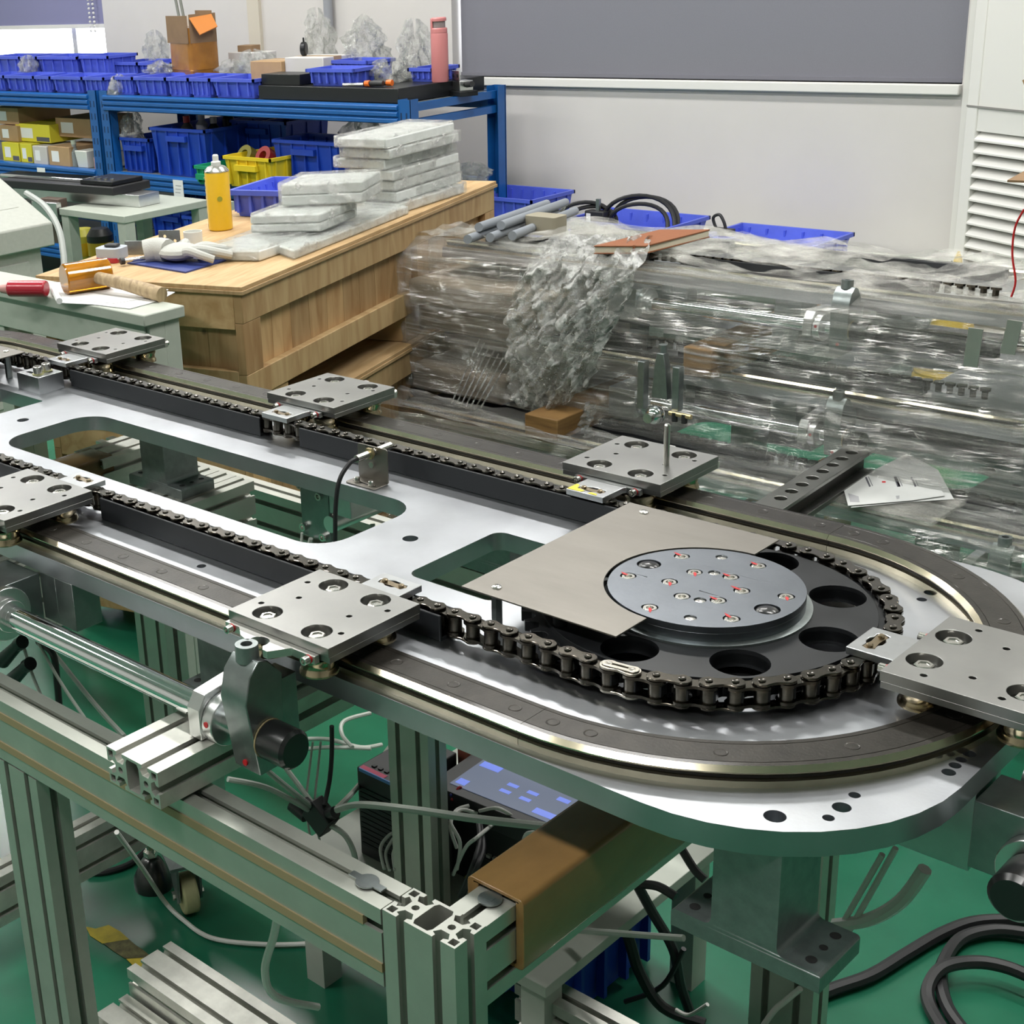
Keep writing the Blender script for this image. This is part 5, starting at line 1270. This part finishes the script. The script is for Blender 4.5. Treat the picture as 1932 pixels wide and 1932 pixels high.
rack('blue steel rack bay at the left edge loaded with bins and cartons', -7.30, -5.30, (STZ, SMZ, .22), (-7.3, -5.30+.0))
for i, (u, v, lb) in enumerate(((78, 332, 'white paper label taped to the middle beam of the left rack bay'), (336, 357, 'white paper label taped to the middle beam of the right rack bay'))):
    p = at(u, v, y=SY0-.018); e = empty('shelf_label', (p.x, SY0-.0165, p.z), 0, lb, 'label', 'labels on the rack')
    MB().box(-.036, .036, 0, .002, -.042, .042).build('label_sheet', paper, e)
    for k in range(3): MB().box(-.022+rr.uniform(-.004, .004), .02+rr.uniform(-.006, .004), -.0004, 0, .014-k*.016, .018-k*.016).build('writing', mat('faint print', (.40, .40, .42), .7), e)
ST = STZ+.001
def bx(u, y): return at(u, 165, y=y).x
# rows of small bins on the rack top
names = ['first', 'second', 'third', 'fourth', 'fifth', 'sixth', 'seventh']
def row(us, y, z, h, d, side, tier):
    for i in range(len(us)-1):
        xa, xb = bx(us[i], y), bx(us[i+1], y)
        bin_at('blue bin on rack top, %s from left, %s row, %s part' % (names[i], tier, side), ((xa+xb)/2, y+d/2, z), 0, round(xb-xa-.018, 3), d-.018, h, blue_bin, 'blue bins on the rack top', ribs=4)
row((215, 250, 312, 355, 395, 478), SY0+.01, ST, .085, .24, 'right', 'front')
row((-40, 8, 64, 95, 155, 196), SY0+.01, ST, .08, .22, 'left', 'front')
row((-20, 42, 74, 150), SY0+.25, ST, .155, .22, 'left', 'back')
row((152, 208), SY0+.25, ST, .16, .20, 'middle', 'back')
row((215, 262, 325), SY0+.30, ST, .125, .22, 'right', 'back')
# taped carton with torn flaps and two rods
p = at(365, 138, z=ST+.09)
e = empty('taped_carton', (at(368, 120, y=3.42).x, 3.42, ST+.02), radians(-14), 'torn carton wrapped in orange brown tape on the rack top', 'box')
MB().prism(rrect(-.115, .115, -.08, .08, .025, 4), .075, .27).build('tape_wrap', tape_brown, e, .006)
MB().tbox(-.115, .115, -.08, .08, .0, .08, .02, .015).build('tape_bottom', tape_brown, e, .008)
MB().box(-.112, .112, -.083, -.079, .20, .325).build('carton_flap', card_dark, e); MB().box(-.112, .06, .076, .08, .2, .34).build('carton_flap', card_dark, e)
MB().box(-.116, -.112, -.07, .07, .2, .32).build('carton_side', cable_wht, e); MB().box(.112, .116, -.07, .07, .2, .33).build('carton_side', card_dark, e)
MB().add([(.112, -.07, .32), (.112, .05, .33), (.17, .05, .27), (.18, -.05, .24), (.112, -.07, .316), (.112, .05, .326), (.168, .05, .266), (.178, -.05, .236)], [(0, 1, 2, 3), (7, 6, 5, 4), (0, 4, 5, 1), (2, 6, 7, 3), (1, 5, 6, 2), (0, 3, 7, 4)]).build('torn_tape', mat('orange tape scrap', (.62, .22, .05), .4), e)
for i, dx in enumerate((-.09, -.055)):
    o = MB().cyl((0, 0, 0), (-.10, .02, .42), .007, n=10).build('thin_rod', mat('grey rod', (.18, .19, .17), .5)); o.location = (e.location.x+dx, 3.44, ST+.19)
    tag(o, 'thin dark rod leaning out of the torn carton, ' + ('left' if i == 0 else 'right') + ' of two', 'rod', 'rods in the torn carton')
# black slab with things on it
sx0, sx1 = at(488, 180, y=3.13).x, at(752, 195, y=3.13).x
sb_ = empty('granite_slab', ((sx0+sx1)/2, 3.40, ST), 0, 'thick black inspection slab lying on the right end of the rack', 'slab')
MB().box(-(sx1-sx0)/2, (sx1-sx0)/2, -.27, .27, 0, .058).build('slab', mat('black granite', (.012, .013, .014), .35), sb_, .003)
SZ2 = ST+.0585
def put(u, y): return at(u, 160, y=y).x
tag(MB().box(-.12, .12, -.06, .06, 0, .045).build('black_block', mat('black granite', (.012, .013, .014), .35), None, .002, loc=(put(550, 3.22), 3.215, SZ2)), 'small black block on the slab under the brown carton', 'block')
carton('open brown carton on the slab left of the white one', put(487, 3.34), put(545, 3.34), 3.30, 3.46, SZ2, SZ2+.085, card, 'small_carton')
carton('white carton on the slab between brown carton and blue bin', put(546, 3.34), put(618, 3.34), 3.32, 3.50, SZ2, SZ2+.10, mat('white carton', (.60, .58, .57), .6), 'small_carton')
bin_at('ribbed blue bin on the slab front left of the pliers', (put(642, 3.22), 3.235, SZ2), radians(4), .25, .15, .07, blue_bin, ribs=6)
bin_at('ribbed blue bin on the slab behind the front bin', (put(680, 3.42), 3.44, SZ2), radians(-6), .23, .15, .085, blue_bin, ribs=6)
bin_at('small blue bin on the slab beside the pink bottle', (put(810, 3.44), 3.47, SZ2), 0, .12, .16, .055, blue_bin, ribs=4)
p = (put(570, 3.36), 3.40, SZ2+.125)
e = empty('dial_gauge', (p[0], p[1], SZ2+.101), radians(-60), 'round black dial gauge standing on the white carton', 'gauge')
MB().lathe([(.026, 0), (.030, .004), (.030, .02), (.026, .024)], frame((0, 0, .03), (1, 0, 0), (0, 0, 1), (0, -1, 0)), 22).build('gauge_case', black_ox, e)
MB().lathe([(.001, 0), (.024, 0)], frame((0, -.0245, .03), (1, 0, 0), (0, 0, 1), (0, -1, 0)), 20, cap=False).build('gauge_face', zinc, e)
MB().cyl((0, -.012, .058), (0, -.012, .078), .004, n=8).build('gauge_stem', black_ox, e)
# pliers and knife with orange grips
e = empty('utility_pliers', (put(690, 3.17), 3.165, SZ2+.008), radians(8), 'black pliers with orange tipped grips lying on the slab edge', 'pliers')
MB().tube(spline([(-.11, 0, 0), (-.06, .006, .0), (0, 0, .002)], 4), .008, 8).build('jaw', zinc, e)
MB().tube(spline([(0, 0, .004), (.05, .018, .006), (.11, .016, .006)], 4), .011, 10).build('grip', black_pl, e)
MB().tube(spline([(0, 0, .004), (.05, -.012, .006), (.10, -.012, .006)], 4), .011, 10).build('grip', black_pl, e)
for a, b in (((.10, .016, .006), (.125, .016, .006)), ((0, 0, .004), (.02, .008, .005)), ((.01, -.006, .005), (.035, -.012, .006))): MB().cyl(a, b, .0125, n=10).build('orange_tip', orange_pl, e)
# pink bottle
e = empty('thermos_bottle', (put(831, 3.40), 3.40, SZ2), radians(-40), 'pink vacuum bottle with carry loop standing on the slab', 'bottle')
MB().lathe([(.033, 0), (.035, .004), (.035, .185), (.0335, .192)], None, 26).build('bottle_body', pink, e)
MB().lathe([(.0335, .193), (.0335, .208), (.030, .212)], None, 26).build('bottle_collar', pink, e); MB().lathe([(.026, .212), (.026, .238)], None, 20).build('bottle_neck', mat('smoke plastic', (.25, .2, .2), .3), e)
MB().lathe([(.031, .238), (.031, .248), (.028, .252)], None, 24).build('bottle_cap', pink, e)
MB().box(-.010, .010, -.034, -.026, .185, .25).build('carry_loop', pink, e, .003)
# small vice-like fixture
p = put(885, 3.50)
e = empty('gripper_fixture', (p, 3.46, ST), radians(-25), 'small black and silver gripper fixture on the rack end', 'fixture')
MB().box(-.06, .06, -.04, .04, .0, .02).build('fixture_base', black_ox, e, .002); MB().box(-.035, .035, -.03, .03, .02, .06).build('fixture_block', alu_bright, e, .002)
MB().box(-.035, .035, -.032, -.026, .06, .10).build('fixture_plate', alu_bright, e, .001)
for s in (-1, 1): MB().cyl((s*.04, 0, .045), (s*.09, 0, .05), .012, n=10).build('fixture_arm', black_pl, e)
for s in (-1, 1): MB().cyl((s*.02, -.033, .08), (s*.02, -.0325, .08), .008, n=10).build('fixture_hole', black_pl, e)
# crumpled clear bags on the rack
def blob(label, c, sx, sy, sz, seed, mt=None, name='clear_pouch'):
    r_ = random.Random(seed); ph = [r_.uniform(0, 6) for _ in range(6)]
    def f(s, t):
        a, b = 2*pi*s, pi*(t-.5)
        k = .85+.25*sin(3*a+ph[0]+2*b)+.20*sin(5*a-4*b+ph[1])+.16*sin(9*a+7*b+ph[2])+.10*sin(15*a-13*b+ph[4])
        z = max(-.35, sin(b)*(.72+.22*sin(2*a+ph[3])*(t > .5))+.10*sin(11*a+ph[5])*cos(b))
        return (c[0]+sx*k*cos(a)*cos(b)**.8 if cos(b) > 0 else c[0], c[1]+(sy*k*sin(a)*cos(b)**.8 if cos(b) > 0 else 0), c[2]+sz*(z+.35))
    o = MB().grid(lambda s, t: f(s, min(max(t, .02), .98)), 44, 22).build(name, mt or film_small, None, smooth=180); return tag(o, label, 'plastic bag', 'clear plastic bags on the rack')
for i, (u, y, z, a, b, h, lb) in enumerate(((605, 3.55, SZ2+.08, .07, .06, .17, 'tall clear plastic bag knotted on top behind the dial gauge'), (690, 3.56, SZ2+.06, .11, .07, .16, 'large clear plastic bag spread against the wall behind the bins'),
        (785, 3.52, SZ2, .08, .07, .19, 'tall clear plastic bag standing left of the pink bottle'), (735, 3.36, SZ2, .10, .08, .075, 'clear bag of hardware lying right of the blue bins'), (480, 3.42, ST+.06, .09, .08, .10, 'clear plastic bag heaped beside the brown carton'),
        (225, 3.14, ST, .05, .05, .075, 'small clear bag propped at the rack post'), (305, 3.34, ST+.08, .09, .06, .05, 'flat clear bag lying on bins left of the torn carton'), (55, 3.30, ST+.08, .05, .05, .07, 'grey clear bag standing in the bins at far left'), (300, 3.64, ST+.10, .08, .05, .13, 'clear bag against the wall above the blue bins'),
        (440, 3.40, ST+.08, .07, .06, .05, 'clear bag of dark parts right of the torn carton'))):
    blob(lb, (at(u, 150, y=y).x, y, z), a, b, h, 20+i)
p = at(470, 95, y=3.62); 
tag(MB().box(-.05, .05, -.03, .03, 0, .03).build('small_carton', card_dark, None, .002, loc=(p.x, 3.62, ST+.16)), 'small brown carton high among the bags by the wall', 'box')
tag(MB().box(-.12, .12, -.05, .05, 0, .16).build('bag_box', mat('white carton', (.60, .58, .57), .6), None, .004, loc=(p.x+.02, 3.62, ST)), 'white box half hidden by bags behind the bins', 'box')
# middle level: left bay cartons
MT_ = SMZ-.001
def mx(u, y): return at(u, 300, y=y).x
cb = [(0, 28, 3.14, .30, .0, .10, 'grey', 'kraft carton at far left of the middle shelf, bottom one'), (5, 40, 3.16, .30, .10, .085, 'card', 'kraft carton at far left of the middle shelf, stacked second'), (0, 45, 3.18, .34, .187, .09, 'card', 'kraft carton at far left of the middle shelf, topmost'),
      (6, 38, 3.13, .22, .0, .10, 'yel', 'yellow printed carton at far left front of the middle shelf'), (40, 62, 3.13, .20, .0, .10, 'yel', 'yellow printed carton second from left on the middle shelf'), (63, 90, 3.12, .20, .0, .095, 'grey', 'pale carton with pink lid on the middle shelf'), (92, 132, 3.12, .22, .0, .10, 'card', 'open kraft carton on the middle shelf of the left bay'),
      (36, 100, 3.18, .24, .102, .095, 'yel', 'wide yellow carton with black stripes on the upper layer'), (112, 178, 3.24, .28, .13, .10, 'card', 'dark kraft carton high at the right of the left bay')]
for i, (u0, u1, y0, d, z0, h, mt, lb) in enumerate(cb):
    m_ = {'card': card, 'yel': yel_box, 'grey': mat('pale carton', (.55, .52, .50), .6)}[mt]
    if i in (0,): continue
    x0, x1 = mx(u0, y0), mx(u1, y0)
    e = empty('shelf_carton', ((x0+x1)/2, y0+d/2, MT_+z0), 0, lb, 'box', 'cartons on the middle shelf')
    a = (x1-x0)/2-.003
    MB().box(-a, a, -d/2, d/2, 0, h-.002).build('carton_body', m_, e, .002)
    MB().box(-a*.7, a*.0+.0, -d/2-.0006, -d/2, h*.2, h*.75).build('carton_label', paper, e)
    if mt == 'yel': MB().box(a*.2, a*.95, -d/2-.0006, -d/2, h*.06, h*.3).build('black_stripes', ink, e)
for i, (u, lb, m_) in enumerate(((142, 'small bottle with pale cap among the cartons', mat('pale bottle', (.5, .55, .45), .4)),)):
    e = empty('plastic_bottle', (mx(u, 3.16), 3.16, MT_), 0, lb, 'bottle'); MB().lathe([(.026, 0), (.026, .07), (.012, .09), (.012, .11)], None, 16).build('bottle_body', mat('clear pet', (.55, .6, .6), .2, trans=.5), e); MB().lathe([(.014, .11), (.014, .13)], None, 12).build('bottle_cap', m_, e)
e = empty('paper_bucket', (mx(165, 3.16), 3.17, MT_), 0, 'white square paper tub at the right end of the left bay', 'tub'); MB().tbox(-.05, .05, -.05, .05, 0, .085, .008, .008).build('tub_body', cable_wht, e, .003)
e = empty('red_bottle', (mx(183, 3.14), 3.14, MT_), 0, 'small pink labelled bottle against the rack post', 'bottle'); MB().lathe([(.016, 0), (.016, .055), (.010, .065), (.010, .08)], None, 14).build('bottle_body', mat('pink label', (.6, .3, .3), .4), e)
# middle level: right bay crates
def crate_bin(u0, u1, y0, D, H, mt, lb, z=MT_, hd=True):
    x0, x1 = mx(u0, y0), mx(u1, y0)
    return bin_at(lb, ((x0+x1)/2, y0+D/2, z), 0, round(x1-x0-.02, 3), D, H, mt, 'crates on the middle shelf', 'storage_crate', hd, 5, 'crate')
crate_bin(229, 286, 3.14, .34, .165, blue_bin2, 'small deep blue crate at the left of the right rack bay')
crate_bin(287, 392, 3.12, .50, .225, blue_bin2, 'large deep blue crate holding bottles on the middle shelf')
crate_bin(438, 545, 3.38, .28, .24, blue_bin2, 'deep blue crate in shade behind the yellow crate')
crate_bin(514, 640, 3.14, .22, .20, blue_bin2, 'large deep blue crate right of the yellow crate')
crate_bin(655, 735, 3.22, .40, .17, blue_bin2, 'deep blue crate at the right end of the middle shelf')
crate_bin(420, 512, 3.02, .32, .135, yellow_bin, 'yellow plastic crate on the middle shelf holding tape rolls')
crate_bin(364, 418, 3.00, .26, .085, green_bin, 'green plastic tray behind the spray can')
for i, (u, y, z, c, lb) in enumerate(((358, 3.22, .13, (.4, .02, .03), 'dark bottle with a red cap in the large blue crate'), (386, 3.26, .14, (.3, .3, .36), 'pale labelled bottle in the large blue crate'), (408, 3.3, .12, (.45, .45, .45), 'bottle with a silver cap in the shaded crate'), (436, 3.42, .15, (.5, .5, .5), 'spray head bottle at the back of the shaded crate'))):
    e = empty('crate_bottle', (mx(u, y), y, MT_+z), 0, lb, 'bottle', 'bottles in the blue crates')
    MB().lathe([(.028, 0), (.028, .09), (.012, .11)], None, 14).build('bottle_body', black_pl if i != 1 else mat('grey label', (.3, .3, .36), .4), e); MB().lathe([(.017, .11), (.017, .14)], None, 12).build('bottle_cap', mat('capc%d' % i, c, .4), e)
for i, (u, c, lb) in enumerate(((460, (.25, .22, .03), 'roll of clear yellowish tape in the yellow crate'), (495, (.4, .03, .03), 'roll of red tape in the yellow crate'))):
    p_ = (mx(u, 3.14), 3.16, MT_+.115)
    o = MB().lathe([(.022, -.02), (.045, -.02), (.045, .02), (.022, .02), (.022, -.02)], frame(p_, (1, 0, 0), (0, .5, .86), (0, -.86, .5)), 22, cap=False).build('tape_roll', mat('taperoll%d' % i, c, .3)); tag(o, lb, 'tape')
for i, (u, y, z, a, b, h, lb) in enumerate(((255, 3.2, MT_+.14, .06, .05, .12, 'clear bags stuffed in the small blue crate'), (690, 3.3, MT_+.15, .09, .07, .14, 'clear bag standing in the crate behind the tall white pile'), (890, 3.5, MT_+.02, .09, .03, .06, 'clear bag hanging at the open end of the rack'))):
    blob(lb, (mx(u, y), y, z), a, b, h, 60+i)
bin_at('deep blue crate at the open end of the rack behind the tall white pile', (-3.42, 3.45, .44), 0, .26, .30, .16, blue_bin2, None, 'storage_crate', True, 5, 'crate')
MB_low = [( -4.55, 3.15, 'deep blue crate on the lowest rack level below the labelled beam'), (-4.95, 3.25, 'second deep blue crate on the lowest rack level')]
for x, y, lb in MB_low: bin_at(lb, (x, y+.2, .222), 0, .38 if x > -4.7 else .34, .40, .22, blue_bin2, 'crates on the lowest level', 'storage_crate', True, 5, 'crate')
tag(MB().box(-.13, .13, -.15, .15, 0, .22).build('shelf_support', blue_rack, None, .003, loc=(-3.42, 3.45, .221)), 'blue metal box under the crate at the rack end', 'box')

# ------------------------------------------------------------------ left: console, linear module table, mallet stand
C0 = at(104, 456, y=1.75); zt = at(104, 420, y=1.75).z
e = empty('control_console', (C0.x, C0.y, 0), 0, 'light grey control console with sloping top at the left edge', 'console')
def cons(prof, y0, y1): return MB().prism(prof, y0, y1, M=frame((0, 0, 0), (1, 0, 0), (0, 0, 1), (0, -1, 0)))
cons([(0, zt-.085), (0, zt), (-.52, zt+.24), (-.75, zt+.24), (-.75, zt-.085)], 0, 1.3).build('sloping_top', beige_paint, e, .006)
cons([(-.04, 0), (-.04, zt-.085), (-.75, zt-.085), (-.75, 0)], .04, 1.26).build('console_body', beige_paint, e, .004)
cons([(-.041, .06), (-.034, .06), (-.034, zt-.13), (-.041, zt-.13)], .10, .66).build('console_door', beige_paint, e, .003)
cons([(-.12, zt+.055), (-.12, zt+.057), (-.50, zt+.232), (-.50, zt+.230)], .06, 1.24).build('top_panel', beige_paint, e)
cons([(-.56, zt+.24), (-.56, zt+.31), (-.70, zt+.31), (-.70, zt+.24)], .0, 1.2).build('top_strip', lt_blue, e, .004)
for k in range(6): cons([(-.559, zt+.262), (-.559, zt+.29), (-.5585, zt+.29), (-.5585, zt+.262)], .03+k*.03, .045+k*.03).build('strip_key', black_pl, e)
# bench machine with linear module
bxp = at(200, 420, y=2.45)
e = empty('module_table', (bxp.x, 2.55, 0), 0, 'pale steel table carrying a black linear motor module behind the crate', 'table')
ztt = at(280, 408, y=2.3).z
MB().box(-.05, .40, -.30, .15, ztt-.03, ztt).build('table_top', white_paint, e, .003)
for x, y in ((-.02, -.27), (.37, -.27), (.37, .12), (-.02, .12)): MB().box(x-.025, x+.025, y-.025, y+.025, 0, ztt-.03).build('leg', white_paint, e)
MB().prism([(.33, ztt-.03), (.36, ztt-.16), (.40, ztt-.16), (.40, ztt-.03)], -.30, -.27, M=frame((0, 0, 0), (1, 0, 0), (0, 0, 1), (0, -1, 0)) @ T(0, 0, 0)).build('gusset', white_paint, e)
lm = empty('linear_module', (bxp.x-.02, 2.45, ztt+.0005), radians(6), 'black linear motor module with steel carriages on the pale table', 'machine')
MB().box(-.5, .30, -.06, .06, 0, .05).build('base_beam', alu_bright, lm, .002); MB().box(-.55, .20, -.11, .11, .05, .085).build('module_body', black_pl, lm, .004)
MB().box(-.60, -.05, -.05, .05, .085, .10).build('chrome_cover', chrome, lm, .004); MB().box(-.02, .18, -.09, .09, .085, .105).build('carriage_block', black_ox, lm, .004)
for k in range(4): MB().lathe([(.010, 0), (.010, .006)], T(.02+.04*k, -.05, .105), 10).build('carriage_screw', zinc, lm)
mz = MB(); mz.box(-.20, -.08, -.17, -.12, -.16, .03); mz.build('motor_flange', mat('brown plate', (.16, .12, .10), .5, .5), lm, .002); MB().box(-.22, -.06, -.20, -.172, -.06, .02).build('flange_plate', alu_bright, lm, .002)
for k in range(4): MB().cyl((-.19+.1*(k % 2), -.171, -.12+.11*(k//2)), (-.19+.1*(k % 2), -.175, -.12+.11*(k//2)), .010, n=10).build('flange_hole', black_pl, lm)
wire('grey_hose', 'thick grey hose curving down behind the console', [(50, 365, 2.2), (85, 390, 2.15), (110, 430, 2.1), (120, 480, 2.05), (122, 530, 2.0)], .014, mat('grey hose2', (.42, .44, .42), .5), 'hose')
for i, (u, c, lb) in enumerate(((160, (.55, .5, .06), 'yellow can under the linear module'), (192, (.02, .02, .02), 'dark jar with yellow label under the linear module'))):
    p = at(u, 480, y=2.6); e = empty('floor_jar', (p.x, 2.6, 0), 0, lb, 'jar'); hh = p.z+.12
    MB().lathe([(.06, 0), (.06, hh-.03), (.04, hh)], None, 18).build('jar_body', mat('jarc%d' % i, c, .4), e); MB().lathe([(.061, hh-.12), (.061, hh-.06)], None, 18).build('jar_label', yellow_can, e)
# stand with mallet, glue bottle and paper
zs = .90
q0 = at(285, 592, z=zs)
e = empty('steel_stand', (q0.x, q0.y, 0), 0, 'white painted steel stand carrying the mallet and papers', 'stand')
U = Vector((-1, -.02, 0)).normalized()
W_ = .95; D_ = .09
MB().box(-W_, .0, -.02, D_, zs-.025, zs).build('stand_top', white_paint, e, .003)
MB().box(-W_+.02, -.02, -.005, .025, zs-.10, zs-.026).build('apron', white_paint, e, .002)
for x in (-.06, -.62):
    for y in (0.0, D_-.05): MB().box(x, x+.05, y, y+.04, 0, zs-.026).build('leg', white_paint, e, .002)
MB().box(-.62, -.02, .0, .03, .28, .33).build('stretcher', white_paint, e, .002)
MB().box(-.06, -.01, .0, D_, .28, .33).build('stretcher', white_paint, e, .002)
# mallet
a = at(120, 528, z=zs+.036); b = at(205, 515, z=zs+.036); d = (b-a).normalized()
e = empty('mallet', (a.x, a.y, zs+.037), 0, 'mallet with translucent amber head and wooden handle lying on papers', 'mallet')
hd_ = (b-a); MB().lathe([(.031, 0), (.034, .003), (.034, hd_.length-.003), (.031, hd_.length)], frame((0, 0, 0), d.orthogonal().normalized(), d.cross(d.orthogonal().normalized()), d), 30).build('mallet_head', amber, e)
h0 = hd_*.55; h1 = at(305, 552, z=zs+.02)-a; MB().tube([h0, h0+(h1-h0)*.5+Vector((0, 0, .0)), Vector((h1.x, h1.y, -.022))], [.013, .0145, .017], 14).build('mallet_handle', handle_wood, e)
# paper sheets
pz = zs+.001
pts = [(95, 540), (125, 532), (330, 552), (300, 568), (245, 583), (175, 575), (112, 572)]
cc2 = at(200, 560, z=pz)
e = empty('paper_sheets', (cc2.x, cc2.y, pz), 0, 'creased white paper sheets under the mallet', 'paper')
MB().prism([(p.x-cc2.x, p.y-cc2.y) for p in [at(u, v, z=pz) for u, v in pts]], 0, .0012).build('bottom_sheet', paper, e)
MB().prism([(p.x-cc2.x, p.y-cc2.y) for p in [at(u, v, z=pz) for u, v in [(98, 536), (140, 530), (318, 548), (290, 562), (215, 574), (120, 566)]]], .0016, .0022).build('top_sheet', paper, e)
MB().tube([at(97, 537, z=pz+.008)-Vector((cc2.x, cc2.y, pz)), at(112, 568, z=pz+.008)-Vector((cc2.x, cc2.y, pz))], .007, 8).build('paper_fold', paper, e)
# red glue bottle lying at the left edge
a = at(88, 545, z=zs+.018); b = at(-6, 545, z=zs+.018)
e = empty('glue_bottle', (a.x, a.y, zs+.0185), 0, 'red glue bottle lying on its side at the left edge of the stand', 'bottle'); d = b-a
MB().cyl((0, 0, 0), d*.75, .018, n=20).build('bottle_body', red_pl, e, .003); MB().cyl(d*.75, d*.9, .013, .010, n=16).build('bottle_cap', mat('pink cap', (.65, .35, .32), .4), e); MB().cyl(d*.9, d*1.05, .008, .004, n=12).build('bottle_tip', red_pl, e)
